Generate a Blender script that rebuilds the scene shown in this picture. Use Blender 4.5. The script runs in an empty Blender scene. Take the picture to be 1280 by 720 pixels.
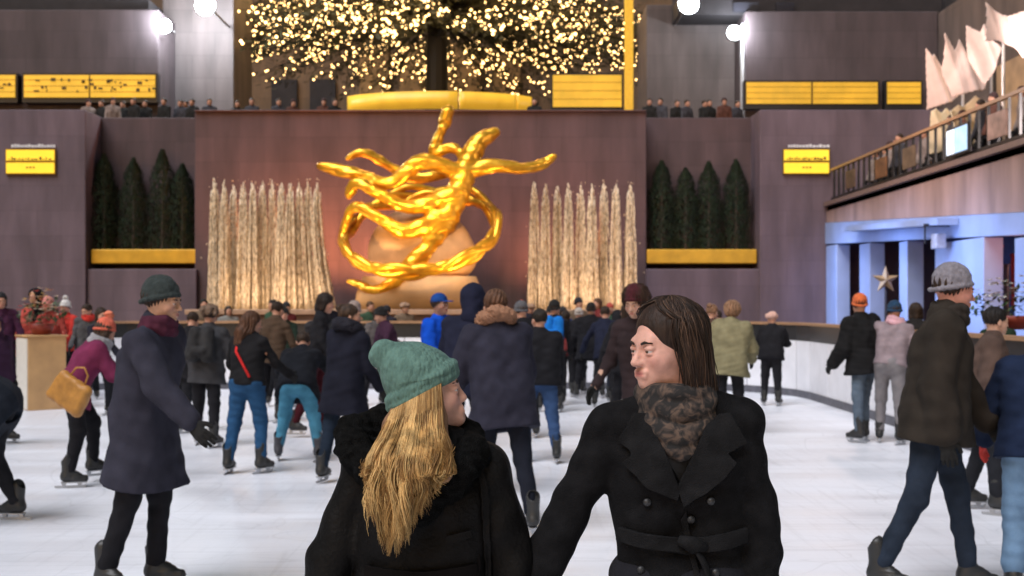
import bpy, math, random
import numpy as np
from mathutils import Vector, Matrix
random.seed(7)
R = math.radians
scn = bpy.context.scene
COL = scn.collection
F = 1500.0; HZ = 380.0; CAMZ = 1.7          # focal length in px (1280 wide), horizon row, eye height

def at(x, y, Y):                            # a point seen at pixel x,y standing Y metres away
    s = F / Y
    return Vector(((x - 640) / s, Y, CAMZ + (HZ - y) / s))

# ------------------------------------------------------------------ tags
def tag(o, label=None, cat=None, group=None, kind=None):
    if label: o['label'] = label
    if cat: o['category'] = cat
    if group: o['group'] = group
    if kind: o['kind'] = kind
    return o

def empty(name, loc=(0, 0, 0), rz=0.0):
    o = bpy.data.objects.new(name, None)
    o.empty_display_size = 0.1
    COL.objects.link(o); o.location = loc; o.rotation_euler = (0, 0, rz)
    return o

def link(name, me, mat=None, parent=None):
    o = bpy.data.objects.new(name, me)
    if mat is not None and not me.materials: me.materials.append(mat)
    COL.objects.link(o)
    if parent is not None: o.parent = parent
    return o

def copy_tree(o, parent=None):
    c = o.copy(); COL.objects.link(c); c.parent = parent
    for ch in [q for q in o.children]: copy_tree(ch, c)
    return c

# ------------------------------------------------------------------ materials
MC = {}
def nodes(m):
    m.use_nodes = True
    return m.node_tree.nodes, m.node_tree.links, m.node_tree.nodes['Principled BSDF']

def mat(name, col, rough=0.6, metal=0.0, var=0.15, scale=12.0, bump=0.0, bscale=60.0, emit=None, es=0.0,
        spec=None, sheen=0.0, trans=0.0, stretch=None, alpha=1.0, coat=0.0):
    if name in MC: return MC[name]
    m = bpy.data.materials.new(name); N, L, b = nodes(m)
    tc = N.new('ShaderNodeTexCoord'); mp = N.new('ShaderNodeMapping')
    L.new(tc.outputs['Object'], mp.inputs['Vector'])
    if stretch: mp.inputs['Scale'].default_value = stretch
    if var > 0:
        nz = N.new('ShaderNodeTexNoise'); nz.inputs['Scale'].default_value = scale; nz.inputs['Detail'].default_value = 5
        L.new(mp.outputs[0], nz.inputs['Vector'])
        rp = N.new('ShaderNodeValToRGB')
        rp.color_ramp.elements[0].position = 0.3; rp.color_ramp.elements[1].position = 0.7
        lo = [max(0, c * (1 - var)) for c in col[:3]] + [1]; hi = [min(1, c * (1 + var)) for c in col[:3]] + [1]
        rp.color_ramp.elements[0].color = lo; rp.color_ramp.elements[1].color = hi
        L.new(nz.outputs['Fac'], rp.inputs['Fac']); L.new(rp.outputs['Color'], b.inputs['Base Color'])
    else:
        b.inputs['Base Color'].default_value = (*col[:3], 1)
    b.inputs['Roughness'].default_value = rough; b.inputs['Metallic'].default_value = metal
    if spec is not None: b.inputs['Specular IOR Level'].default_value = spec
    if sheen: b.inputs['Sheen Weight'].default_value = sheen
    if trans: b.inputs['Transmission Weight'].default_value = trans
    if coat: b.inputs['Coat Weight'].default_value = coat
    if alpha < 1: b.inputs['Alpha'].default_value = alpha
    if emit:
        b.inputs['Emission Color'].default_value = (*emit, 1); b.inputs['Emission Strength'].default_value = es
    if bump > 0:
        n2 = N.new('ShaderNodeTexNoise'); n2.inputs['Scale'].default_value = bscale; n2.inputs['Detail'].default_value = 4
        L.new(mp.outputs[0], n2.inputs['Vector'])
        bp = N.new('ShaderNodeBump'); bp.inputs['Strength'].default_value = bump; bp.inputs['Distance'].default_value = 0.01
        L.new(n2.outputs['Fac'], bp.inputs['Height']); L.new(bp.outputs[0], b.inputs['Normal'])
    MC[name] = m
    return m

def cloth(col, rough=0.9):
    k = 'cloth_%.3f_%.3f_%.3f_%.2f' % (*col, rough)
    return mat(k, col, rough, var=0.22, scale=9, bump=0.35, bscale=140, spec=0.15)

def skin(col=(0.50, 0.27, 0.19)):
    k = 'skin_%.2f_%.2f_%.2f' % col
    if k in MC: return MC[k]
    m = mat(k, col, 0.52, var=0.14, scale=38, bump=0.22, bscale=420, spec=0.3)
    N, L, b = m.node_tree.nodes, m.node_tree.links, m.node_tree.nodes['Principled BSDF']
    b.inputs['Subsurface Weight'].default_value = 0.15
    b.inputs['Subsurface Radius'].default_value = (0.01, 0.004, 0.002)
    src = b.inputs['Base Color'].links[0].from_socket
    a = N.new('ShaderNodeAttribute'); a.attribute_name = 'lip'
    mx = N.new('ShaderNodeMix'); mx.data_type = 'RGBA'
    L.new(a.outputs['Fac'], mx.inputs[0]); L.new(src, mx.inputs[6]); mx.inputs[7].default_value = (0.42, 0.13, 0.12, 1)
    L.new(mx.outputs[2], b.inputs['Base Color'])
    return m

def stone(name, col, bw=1.2, bh=0.6, var=0.18, mortar=0.7, rough=0.75, rot=None):
    if name in MC: return MC[name]
    m = bpy.data.materials.new(name); N, L, b = nodes(m)
    tc = N.new('ShaderNodeTexCoord'); mp = N.new('ShaderNodeMapping')
    mp.inputs['Rotation'].default_value = rot or (R(90), 0, 0)
    L.new(tc.outputs['Object'], mp.inputs['Vector'])
    br = N.new('ShaderNodeTexBrick'); L.new(mp.outputs[0], br.inputs['Vector'])
    br.inputs['Scale'].default_value = 1; br.inputs['Brick Width'].default_value = bw; br.inputs['Row Height'].default_value = bh
    br.inputs['Mortar Size'].default_value = 0.008; br.inputs['Mortar Smooth'].default_value = 0.3
    br.inputs['Color1'].default_value = (*[c * (1 - var * .5) for c in col], 1)
    br.inputs['Color2'].default_value = (*[min(1, c * (1 + var * .5)) for c in col], 1)
    br.inputs['Mortar'].default_value = (*[c * mortar for c in col], 1)
    nz = N.new('ShaderNodeTexNoise'); nz.inputs['Scale'].default_value = 0.9; nz.inputs['Detail'].default_value = 8
    mp2 = N.new('ShaderNodeMapping'); mp2.inputs['Scale'].default_value = (2.2, 2.2, 0.5)
    L.new(tc.outputs['Object'], mp2.inputs['Vector']); L.new(mp2.outputs[0], nz.inputs['Vector'])
    mr = N.new('ShaderNodeMapRange'); mr.inputs[1].default_value = .3; mr.inputs[2].default_value = .7
    mr.inputs[3].default_value = .72; mr.inputs[4].default_value = 1.2
    L.new(nz.outputs['Fac'], mr.inputs[0])
    mx = N.new('ShaderNodeVectorMath'); mx.operation = 'SCALE'
    L.new(br.outputs['Color'], mx.inputs[0]); L.new(mr.outputs[0], mx.inputs['Scale'])
    L.new(mx.outputs[0], b.inputs['Base Color']); b.inputs['Roughness'].default_value = rough
    n3 = N.new('ShaderNodeTexNoise'); n3.inputs['Scale'].default_value = 30
    L.new(tc.outputs['Object'], n3.inputs['Vector'])
    bp = N.new('ShaderNodeBump'); bp.inputs['Strength'].default_value = .25; bp.inputs['Distance'].default_value = .01
    L.new(n3.outputs['Fac'], bp.inputs['Height']); L.new(bp.outputs[0], b.inputs['Normal'])
    MC[name] = m
    return m

# ------------------------------------------------------------------ mesh collector
class MB:
    def __init__(s): s.v = []; s.f = []
    def add(s, v, f):
        n = len(s.v); s.v += [tuple(p) for p in v]; s.f += [tuple(i + n for i in q) for q in f]; return s
    def box(s, x0, x1, y0, y1, z0, z1, M=None):
        v = [Vector((x, y, z)) for z in (z0, z1) for y in (y0, y1) for x in (x0, x1)]
        if M is not None: v = [M @ p for p in v]
        return s.add(v, [(0, 2, 3, 1), (4, 5, 7, 6), (0, 1, 5, 4), (2, 6, 7, 3), (1, 3, 7, 5), (0, 4, 6, 2)])
    def tube(s, pts, rad, n=8, cap=True, flat=1.0):
        pts = [Vector(p) for p in pts]
        if not hasattr(rad, '__len__'): rad = [rad] * len(pts)
        up = None; rings = []
        for i, p in enumerate(pts):
            t = (pts[min(i + 1, len(pts) - 1)] - pts[max(i - 1, 0)]).normalized()
            if up is None:
                up = Vector((0, 0, 1)) if abs(t.z) < .9 else Vector((0, 1, 0))
            u = t.cross(up).normalized(); w = u.cross(t).normalized(); up = w
            rings.append([p + (u * math.cos(a) + w * math.sin(a) * flat) * rad[i] for a in [2 * math.pi * k / n for k in range(n)]])
        v = [q for r in rings for q in r]; f = []
        for i in range(len(pts) - 1):
            for k in range(n):
                a = i * n + k; b = i * n + (k + 1) % n
                f.append((a, b, b + n, a + n))
        if cap:
            f.append(tuple(range(n - 1, -1, -1))); m = (len(pts) - 1) * n; f.append(tuple(range(m, m + n)))
        return s.add(v, f)
    def prism(s, poly, y0, y1, M=None):       # poly in x,z ; extruded in y
        n = len(poly)
        v = [Vector((x, y0, z)) for x, z in poly] + [Vector((x, y1, z)) for x, z in poly]
        if M is not None: v = [M @ p for p in v]
        f = [tuple(range(n)), tuple(range(2 * n - 1, n - 1, -1))]
        for i in range(n):
            j = (i + 1) % n; f.append((j, i, i + n, j + n))
        return s.add(v, f)
    def ball(s, c, r, n=8, m=6, sc=(1, 1, 1)):
        v = []; f = []
        for i in range(m + 1):
            th = math.pi * i / m
            for k in range(n):
                a = 2 * math.pi * k / n
                v.append((c[0] + r * sc[0] * math.sin(th) * math.cos(a), c[1] + r * sc[1] * math.sin(th) * math.sin(a), c[2] + r * sc[2] * math.cos(th)))
        for i in range(m):
            for k in range(n):
                a = i * n + k; b = i * n + (k + 1) % n
                f.append((a, a + n, b + n, b))
        return s.add(v, f)
    def me(s, name, smooth=False):
        me = bpy.data.meshes.new(name); me.from_pydata(s.v, [], s.f); me.validate()
        if smooth: me.polygons.foreach_set('use_smooth', [True] * len(me.polygons))
        me.update(); return me
    def build(s, name, m, parent=None, smooth=False, bevel=0.0):
        o = link(name, s.me(name, smooth), m, parent)
        if bevel:
            b = o.modifiers.new('bevel', 'BEVEL'); b.width = bevel; b.segments = 2; b.limit_method = 'ANGLE'
        return o

# ------------------------------------------------------------------ signed distance modelling
class Fold:                                   # cheap smooth noise
    def __init__(s, freq, seed, n=6, st=(1, 1, 1)):
        r = np.random.RandomState(seed); d = r.normal(size=(n, 3)); d /= np.linalg.norm(d, axis=1)[:, None]
        s.k = d * (freq * (0.7 + 0.8 * r.rand(n)))[:, None] * np.array(st); s.p = r.rand(n) * 6.28; s.n = n
    def __call__(s, X, Y, Z):
        o = 0
        for k, p in zip(s.k, s.p): o = o + np.sin(k[0] * X + k[1] * Y + k[2] * Z + p)
        return o / s.n * 1.6

def axis(lo, hi, h, fl=None, fh=None, hf=None):
    if fl is None: return np.arange(lo, hi + h, h, dtype=np.float32)
    a = np.arange(lo, max(lo, fl), h); a = a[a < fl - h * .4]
    b = np.arange(fl, fh, hf); c = np.arange(b[-1] + h, hi + h, h)
    return np.concatenate([a, b, c]).astype(np.float32)

class Field:
    def __init__(s, xs, ys, zs):
        s.xs, s.ys, s.zs = xs, ys, zs
        s.D = np.full((len(xs), len(ys), len(zs)), 1.0, np.float32)
        s.T = None
    def sl(s, lo, hi):
        r = []
        for ax, a, b in zip((s.xs, s.ys, s.zs), lo, hi):
            i = max(0, np.searchsorted(ax, a) - 2); j = min(len(ax), np.searchsorted(ax, b) + 2)
            if j <= i: return None
            r.append(slice(i, j))
        return tuple(r)
    def op(s, fn, lo, hi, k, sub=False):
        q = s.sl([v - k for v in lo], [v + k for v in hi])
        if q is None: return
        X = s.xs[q[0]][:, None, None]; Y = s.ys[q[1]][None, :, None]; Z = s.zs[q[2]][None, None, :]
        d = fn(X, Y, Z).astype(np.float32); a = s.D[q]
        if sub:
            d = -d; h = np.clip(.5 - .5 * (d - a) / k, 0, 1) if k > 0 else None
            s.D[q] = (d * (1 - h) + a * h + k * h * (1 - h)) if k > 0 else np.maximum(a, d)
        else:
            if k > 0:
                h = np.clip(.5 + .5 * (d - a) / k, 0, 1); s.D[q] = d * (1 - h) + a * h - k * h * (1 - h)
            else: s.D[q] = np.minimum(a, d)
    def cap(s, a, b, ra, rb=None, k=0.03, sub=False):
        rb = ra if rb is None else rb
        if s.T is not None: a = s.T @ Vector(a); b = s.T @ Vector(b)
        a = np.array(a, float); b = np.array(b, float); ba = b - a; L2 = max(1e-9, ba.dot(ba)); r = max(ra, rb)
        def fn(X, Y, Z):
            px, py, pz = X - a[0], Y - a[1], Z - a[2]
            h = np.clip((px * ba[0] + py * ba[1] + pz * ba[2]) / L2, 0, 1)
            return np.sqrt((px - ba[0] * h) ** 2 + (py - ba[1] * h) ** 2 + (pz - ba[2] * h) ** 2) - (ra + (rb - ra) * h)
        s.op(fn, np.minimum(a, b) - r, np.maximum(a, b) + r, k, sub); return s
    def ell(s, c, r, k=0.02, sub=False, M=None, disp=None):
        T = s.T if s.T is not None else Matrix.Identity(4)
        T = T @ Matrix.Translation(c)
        if M is not None: T = T @ M
        I = np.array(T.inverted()); cc = T.translation; rm = max(r)
        def fn(X, Y, Z):
            x = I[0, 0] * X + I[0, 1] * Y + I[0, 2] * Z + I[0, 3]
            y = I[1, 0] * X + I[1, 1] * Y + I[1, 2] * Z + I[1, 3]
            z = I[2, 0] * X + I[2, 1] * Y + I[2, 2] * Z + I[2, 3]
            k0 = np.sqrt((x / r[0]) ** 2 + (y / r[1]) ** 2 + (z / r[2]) ** 2)
            k1 = np.sqrt((x / r[0] ** 2) ** 2 + (y / r[1] ** 2) ** 2 + (z / r[2] ** 2) ** 2)
            d = k0 * (k0 - 1) / np.maximum(k1, 1e-6)
            if disp: d = d + disp(x, y, z)
            return d
        s.op(fn, [v - rm for v in cc], [v + rm for v in cc], k, sub); return s
    def plane(s, p, n, k=0.0):                # keep the side the normal points away from
        if s.T is not None: p = s.T @ Vector(p); n = s.T.to_3x3() @ Vector(n)
        n = Vector(n).normalized(); X = s.xs[:, None, None]; Y = s.ys[None, :, None]; Z = s.zs[None, None, :]
        d = (X - p[0]) * n.x + (Y - p[1]) * n.y + (Z - p[2]) * n.z
        s.D = np.maximum(s.D, d.astype(np.float32)); return s
    def disp(s, fn):
        s.D = (s.D + fn(s.xs[:, None, None], s.ys[None, :, None], s.zs[None, None, :])).astype(np.float32); return s
    def mesh(s, name='mesh'):
        D, xs, ys, zs = s.D, s.xs, s.ys, s.zs
        for sl in ((0, slice(None), slice(None)), (-1, slice(None), slice(None)), (slice(None), 0, slice(None)), (slice(None), -1, slice(None)), (slice(None), slice(None), 0), (slice(None), slice(None), -1)):
            D[sl] = np.maximum(D[sl], 1e-3)
        neg = D < 0; c = np.zeros(tuple(n - 1 for n in D.shape), np.int8); n8 = neg.astype(np.int8)
        O = [(a, b, d) for a in (0, 1) for b in (0, 1) for d in (0, 1)]
        sh = lambda A, o: A[o[0]:A.shape[0] - 1 + o[0], o[1]:A.shape[1] - 1 + o[1], o[2]:A.shape[2] - 1 + o[2]]
        for o in O: c += sh(n8, o)
        act = (c > 0) & (c < 8); i, j, k = np.nonzero(act); idx = np.full(c.shape, -1, np.int64); idx[act] = np.arange(len(i))
        P = np.zeros((len(i), 3)); cnt = np.zeros(len(i))
        for a in O:
            for ax in range(3):
                if a[ax]: continue
                b = list(a); b[ax] = 1
                da = D[i + a[0], j + a[1], k + a[2]]; db = D[i + b[0], j + b[1], k + b[2]]
                m = (da < 0) != (db < 0); t = da[m] / (da[m] - db[m])
                pa = np.stack([xs[i[m] + a[0]], ys[j[m] + a[1]], zs[k[m] + a[2]]], 1)
                pb = np.stack([xs[i[m] + b[0]], ys[j[m] + b[1]], zs[k[m] + b[2]]], 1)
                P[m] += pa + (pb - pa) * t[:, None]; cnt[m] += 1
        P /= np.maximum(cnt, 1)[:, None]
        Q = []
        def emit(sel, cells, ng):
            q = np.stack([idx[c_] for c_ in cells], 1); fl = ng
            q[fl] = q[fl][:, ::-1]; Q.append(q)
        e = np.nonzero(neg[:-1, 1:-1, 1:-1] != neg[1:, 1:-1, 1:-1]); I, J, K = e[0], e[1] + 1, e[2] + 1
        emit(None, [(I, J - 1, K - 1), (I, J, K - 1), (I, J, K), (I, J - 1, K)], neg[I + 1, J, K])
        e = np.nonzero(neg[1:-1, :-1, 1:-1] != neg[1:-1, 1:, 1:-1]); I, J, K = e[0] + 1, e[1], e[2] + 1
        emit(None, [(I - 1, J, K - 1), (I - 1, J, K), (I, J, K), (I, J, K - 1)], neg[I, J + 1, K])
        e = np.nonzero(neg[1:-1, 1:-1, :-1] != neg[1:-1, 1:-1, 1:]); I, J, K = e[0] + 1, e[1] + 1, e[2]
        emit(None, [(I - 1, J - 1, K), (I, J - 1, K), (I, J, K), (I - 1, J, K)], neg[I, J, K + 1])
        Q = np.concatenate(Q).astype(np.int32)
        me = bpy.data.meshes.new(name)
        me.vertices.add(len(P)); me.vertices.foreach_set('co', P.astype(np.float32).ravel())
        me.loops.add(len(Q) * 4); me.loops.foreach_set('vertex_index', Q.ravel())
        me.polygons.add(len(Q)); me.polygons.foreach_set('loop_start', np.arange(0, len(Q) * 4, 4, dtype=np.int32))
        me.polygons.foreach_set('use_smooth', np.ones(len(Q), bool)); me.update(calc_edges=True)
        s.P = P
        return me

def bbox(pts, m):
    a = np.array([tuple(p) for p in pts]); return a.min(0) - m, a.max(0) + m

def field(pts, m, h, fine=None, hf=None):
    lo, hi = bbox(pts, m)
    if fine is None: return Field(*[axis(lo[i], hi[i], h) for i in range(3)])
    c, r = fine
    return Field(*[axis(lo[i], hi[i], h, c[i] - r, c[i] + r, hf) for i in range(3)])

# ------------------------------------------------------------------ shared small meshes: glove, boot, blade
def glove_mesh(h=0.0035):
    f = Field(axis(-.06, .06, h), axis(-.10, .07, h), axis(-.22, .05, h))
    f.cap((0, 0, .03), (0, 0, -.02), .028, .026, 0)
    f.ell((0, 0, -.058), (.020, .043, .055), .02)
    fx = [(-.032, .072), (-.011, .082), (.011, .076), (.031, .060)]
    for q, (y, L) in enumerate(fx):
        z0 = -.095; c = .012
        f.cap((0, y, z0), (c, y * 1.12, z0 - L * .5), .0115, .0105, .006)
        f.cap((c, y * 1.12, z0 - L * .5), (c * 2.8, y * 1.12, z0 - L * .95), .0105, .0092, .004)
    f.cap((0, -.03, -.035), (.008, -.062, -.07), .016, .0125, .014)
    f.cap((.008, -.062, -.07), (.014, -.068, -.100), .0125, .011, .004)
    f.cap((0, 0, .022), (0, 0, .03), .034, .034, .006)
    return f.mesh('glove')
GLOVE = glove_mesh()

def boot_mesh(h=0.007):
    f = Field(axis(-.08, .08, h), axis(-.24, .11, h), axis(-.11, .2, h))
    f.cap((0, .015, .14), (0, .012, .0), .052, .043, 0)
    f.cap((0, .03, -.035), (0, -.06, -.04), .042, .038, .04)
    f.cap((0, -.06, -.045), (0, -.145, -.052), .040, .033, .03)
    f.cap((0, 0, .02), (0, -.08, -.02), .04, .03, .03)
    f.ell((0, .03, .15), (.04, .045, .04), .01, sub=True)
    f.plane((0, 0, -.078), (0, 0, -1))
    f.disp(lambda X, Y, Z: 0.0015 * np.sin(Z * 260) * (Y < -.01))
    return f.mesh('boot')
BOOT = boot_mesh()

def blade_mesh():
    m = MB()
    m.prism([(-.165, -.095), (-.155, -.125), (-.135, -.135), (.10, -.135), (.12, -.128), (.122, -.112), (-.14, -.112)], -.002, .002, Matrix.Rotation(R(90), 4, 'Z'))
    for y0, y1 in ((-.125, -.075), (.01, .065)):
        m.prism([(y0, -.079), (y1, -.079), ((y0 + y1) / 2 + .014, -.113), ((y0 + y1) / 2 - .014, -.113)], -.013, .013, Matrix.Rotation(R(90), 4, 'Z'))
    m.box(-.03, .03, -.165, .06, -.088, -.078)
    return m.me('blade')
BLADE = blade_mesh()
BLADE_M = mat('skate_steel', (.45, .46, .48), .35, .9, var=.05)

def frame_from(d, fwd):                       # matrix whose -Z is d
    z = -Vector(d).normalized(); y = -Vector(fwd); y = (y - z * y.dot(z)).normalized(); x = y.cross(z)
    return Matrix((x, y, z)).transposed().to_4x4()

# ------------------------------------------------------------------ people
def head_sdf(f, T, fine=True, fat=1.0, ears=True, nose=1.0):
    f.T = T
    f.ell((0, .016, .016), (.076 * fat, .094, .090), .02)
    f.ell((0, -.028, -.055), (.060 * fat, .060, .070), .04)
    f.cap((0, -.070, -.104), (0, -.066, -.100), .021, k=.025)
    f.cap((0, -.086, -.012), (0, -.100 - .008 * nose, -.048), .0062, .0098, .013)
    f.cap((-.030, -.076, .004), (.030, -.076, .004), .012, k=.018)
    for sx in (-1, 1):
        f.cap((sx * .040, -.062, -.042), (sx * .045, -.050, -.05), .0155, .0155, .022)
        if ears: f.ell((sx * .077 * fat, .016, -.030), (.009, .018, .031), .008)
        if fine:
            f.cap((sx * .0085, -.095 - .004 * nose, -.051), (sx * .0100, -.091, -.050), .0062, k=.009)
            f.ell((sx * .031, -.094, -.018), (.020, .016, .0125), .014, sub=True)
            f.ell((sx * .031, -.0745, -.0125), (.0165, .0155, .0095), .004)
            f.ell((sx * .031, -.073, -.0265), (.0155, .0145, .0060), .004)
    if fine:
        f.cap((-.019, -.086, -.0745), (.019, -.086, -.0745), .0066, k=.008)
        f.cap((-.015, -.0865, -.0845), (.015, -.0865, -.0845), .0078, k=.008)
        f.cap((-.023, -.0945, -.0795), (.023, -.0945, -.0795), .0022, k=.003, sub=True)
    f.T = None

def person(label, X, Y, H=1.72, yaw=0, lean=4, side=0, hyaw=0, hpitch=0, hroll=0,
           legL=(5, 4, 6), legR=(5, 4, 6), armL=(6, 8, 14), armR=(6, 8, 14),
           top='jacket', tcol=(.02, .02, .025), hem=.12, puff=0.0, quilt=0, collar=.0,
           pcol=(.015, .016, .02), wide=0.0, boot=(.02, .02, .02), hat=None, hatc=(.02, .02, .02), pom=None,
           hair='short', hairc=(.03, .018, .012), scarf=None, glove=(.02, .02, .02), skinc=(.50, .27, .19),
           bag=None, pack=None, fur=None, hood=None, strap=None, group=None, lod=1, z0=0.0, slim=1.0, nose=1.0, fat=1.0, seed=None):
    seed = int(abs(X * 977 + Y * 131)) % 9999 if seed is None else seed
    root = empty('person', (X, Y, z0), R(yaw)); tag(root, label, 'person', group)
    hc = {-1: .006, 0: .009, 1: .013, 2: .030}[lod]; hh = {-1: .0026, 0: .004, 1: .006, 2: .018}[lod]; hb = {-1: .014, 0: .016, 1: .02, 2: .034}[lod]
    k = H / 1.72
    def dr(a, b, sd): a = R(a); b = R(b); return Vector((sd * math.sin(b), -math.sin(a) * math.cos(b), -math.cos(a) * math.cos(b)))
    legs = {}
    for sd, L in ((1, legL), (-1, legR)):
        hip = Vector((sd * .085 * k, 0, 0)); kn = hip + dr(L[0], L[1], sd) * .425 * k
        an = kn + dr(L[0] - L[2], L[3] if len(L) > 3 else L[1] * .7, sd) * .415 * k; legs[sd] = [hip, kn, an]
    low = min(l[2].z for l in legs.values()); P = Vector((0, 0, .135 - low))
    for l in legs.values():
        for q in l: q += P
    cx = (legs[1][2].x + legs[-1][2].x) * .5; cy = (legs[1][2].y + legs[-1][2].y) * .5
    off = Vector((-cx * .6, -cy * .6, 0)); P = P + off
    for l in legs.values():
        for i in range(3): l[i] = l[i] + off
    ta = R(lean); tdir = Vector((math.sin(R(side)), -math.sin(ta), math.cos(ta))).normalized()
    rx = Vector((1, 0, 0)); rx = (rx - tdir * rx.dot(tdir)).normalized(); tf = tdir.cross(rx)   # tf points back
    tf = -tf if tf.y < 0 else tf
    C = P + tdir * .33 * k; N = P + tdir * .50 * k
    arms = {}
    for sd, A in ((1, armL), (-1, armR)):
        S = P + tdir * .445 * k + rx * sd * .174 * k
        E = S + dr(A[0], A[1], sd) * .29 * k
        fa = A[3] if len(A) > 3 else A[1] * .5
        W = E + dr(A[0] + A[2], fa, sd) * .25 * k; arms[sd] = [S, E, W]
    hx = Matrix.Rotation(R(hyaw), 4, 'Z') @ Matrix.Rotation(R(hroll), 4, 'Y') @ Matrix.Rotation(R(hpitch + lean * .35), 4, 'X')
    HC = N + tdir * .045 * k + hx.to_3x3() @ Vector((0, -.02, .125 * k))
    HT = Matrix.Translation(HC) @ hx @ Matrix.Scale(k * 1.0, 4)
    allp = [q for l in legs.values() for q in l] + [q for l in arms.values() for q in l] + [P, C, N, HC]
    # ---- body: one continuous surface
    f = field(allp, .16, hb, (HC, .145 * k), hh)
    for sd in (1, -1):
        h_, n_, a_ = legs[sd]
        f.cap(h_, n_, .082, .055, .05); f.cap(n_, a_, .055, .040, .03)
        S, E, W = arms[sd]
        f.cap(C, S, .06, .042, .04); f.cap(S, E, .044, .038, .02); f.cap(E, W, .040, .034, .02)
        f.cap(P + rx * sd * .05, C + rx * sd * .06, .074, .084, .05)
    f.cap(N - tdir * .03, HC + hx.to_3x3() @ Vector((0, .022, -.04)), .056 * k, .052 * k, .03)
    head_sdf(f, HT, lod < 2, ears=(hat is None and hood is None), nose=nose, fat=fat)
    me = f.mesh('body')
    at_ = me.attributes.new('lip', 'FLOAT', 'POINT')
    if lod < 2:
        I = np.array(HT.inverted()); q = f.P @ I[:3, :3].T + I[:3, 3]
        lp = np.exp(-((q[:, 0] / .019) ** 4) - (((q[:, 2] + .079) / .0085) ** 4)) * (q[:, 1] < -.05)
        ck = .35 * np.exp(-(((np.abs(q[:, 0]) - .042) / .02) ** 2) - (((q[:, 2] + .045) / .02) ** 2)) * (q[:, 1] < -.03)
        at_.data.foreach_set('value', np.clip(lp * .85 + ck, 0, 1).astype(np.float32))
    body = link('body', me, skin(skinc), root)
    if lod < 2:
        for sd in (1, -1):
            e = MB().ball((0, 0, 0), .0125, 14, 10).build('eye', EYE, root, True)
            e.matrix_local = HT @ Matrix.Translation((sd * .031, -.0755, -.018))
            b = MB().tube([(sd * .016, -.0905, .000), (sd * .030, -.0900, .0045), (sd * .046, -.076, .001)], [.0032, .0042, .0018], 6).build('eyebrow', mat('brow_%.2f' % hairc[0], [c * .7 for c in hairc], .9, var=0), root, True)
            b.matrix_local = HT
    # ---- trousers
    fo = Fold(34, seed)
    lp = [q for l in legs.values() for q in l]
    f = field(lp + [P], .17, hc)
    for sd in (1, -1):
        h_, n_, a_ = legs[sd]
        f.cap(h_ + Vector((0, 0, .02)), n_, .100 + wide, .072 + wide, .05); f.cap(n_, a_ - (a_ - n_) * .08, .068 + wide, .056 + wide * 1.4, .03)
    f.cap(P + rx * .05, P - rx * .05, .125, .125, .06)
    if lod < 2: f.disp(lambda X_, Y_, Z_: .0055 * fo(X_, Y_, Z_ * 2.2))
    for sd in (1, -1): pass
    link('trousers', f.mesh('trousers'), cloth(pcol), root)
    # ---- skates
    bm_ = mat('boot_%.2f_%.2f' % (boot[0], boot[2]), boot, .45, var=.1)
    for sd in (1, -1):
        h_, n_, a_ = legs[sd]
        pit = 0
        if a_.z > .20: pit = min(50, (a_.z - .135) * 120)
        s_ = link('skate', BOOT, None, root); 
        if not BOOT.materials: BOOT.materials.append(bm_)
        s_.matrix_local = Matrix.Translation(a_) @ Matrix.Rotation(R(sd * 14), 4, 'Z') @ Matrix.Rotation(R(pit), 4, 'X')
        s_.material_slots[0].link = 'OBJECT'; s_.material_slots[0].material = bm_
        bl = link('blade', BLADE, BLADE_M, s_)
    # ---- gloves
    gm = cloth(glove)
    for sd in (1, -1):
        S, E, W = arms[sd]; d = (W - E).normalized()
        g = link('glove', GLOVE, None, root)
        if not GLOVE.materials: GLOVE.materials.append(gm)
        fw = Vector((0, -1, 0)) if abs(d.y) < .85 else Vector((0, 0, 1))
        g.matrix_local = Matrix.Translation(W) @ frame_from(d, fw) @ Matrix.Diagonal((-sd, 1, 1, 1))
        g.material_slots[0].link = 'OBJECT'; g.material_slots[0].material = gm
    # ---- top garment
    f = field(allp[:0] + [q for l in arms.values() for q in l] + [P + Vector((0, 0, -hem - .1)), P, C, N + tdir * .1, legs[1][1], legs[-1][1]], .20, hc)
    pf = puff
    for sd in (1, -1):
        S, E, W = arms[sd]
        f.cap(P + rx * sd * .07 * k, C + rx * sd * .08 * k, (.112 + pf) * slim, (.118 + pf) * slim, .05)
        f.cap(C + rx * sd * .05 + tdir * .05, S - tdir * .012, .078 + pf * .6, .056 + pf * .7, .05)
        f.cap(N - tdir * .012 + rx * sd * .03, S + tdir * .0, .070, .056 + pf * .5, .04); f.cap(S, E, .060 + pf * .8, .054 + pf * .8, .02); f.cap(E, W - (W - E) * .04, .055 + pf * .8, .046 + pf * .6, .012)
        h_, n_, a_ = legs[sd]; d = (n_ - h_).normalized(); ddown = (d + Vector((0, 0, -1)) * 1.2).normalized()
        f.cap(P + rx * sd * .06, P + rx * sd * .075 + ddown * (hem + .05), (.118 + pf) * slim, .128 + pf + hem * .12, .07)
    f.cap(N - tdir * .06, N + tdir * .005, .10 + pf * .4, .074 + collar * .3 + pf * .3, .04)
    if collar > 0: f.cap(N + tdir * .0, N + tdir * collar, .082, .078, .02)
    f1 = Fold(20, seed + 1); f2 = Fold(48, seed + 2)
    if quilt: f.disp(lambda X_, Y_, Z_: .011 * np.abs(np.sin(Z_ * math.pi / quilt)) ** .6 * -1 + .005)
    if lod < 2: f.disp(lambda X_, Y_, Z_: .011 * f1(X_, Y_, Z_ * .8) + .006 * f2(X_, Y_, Z_ * 1.5))
    f.plane(P - tdir * hem, -tdir)
    f.ell(P - tdir * (hem + .01), (.12 + pf, .09 + pf, .05), .01, sub=True)
    coat = link('coat' if hem > .2 else 'jacket', f.mesh('jacket'), cloth(tcol, .75 if quilt else .92), root)
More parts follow.
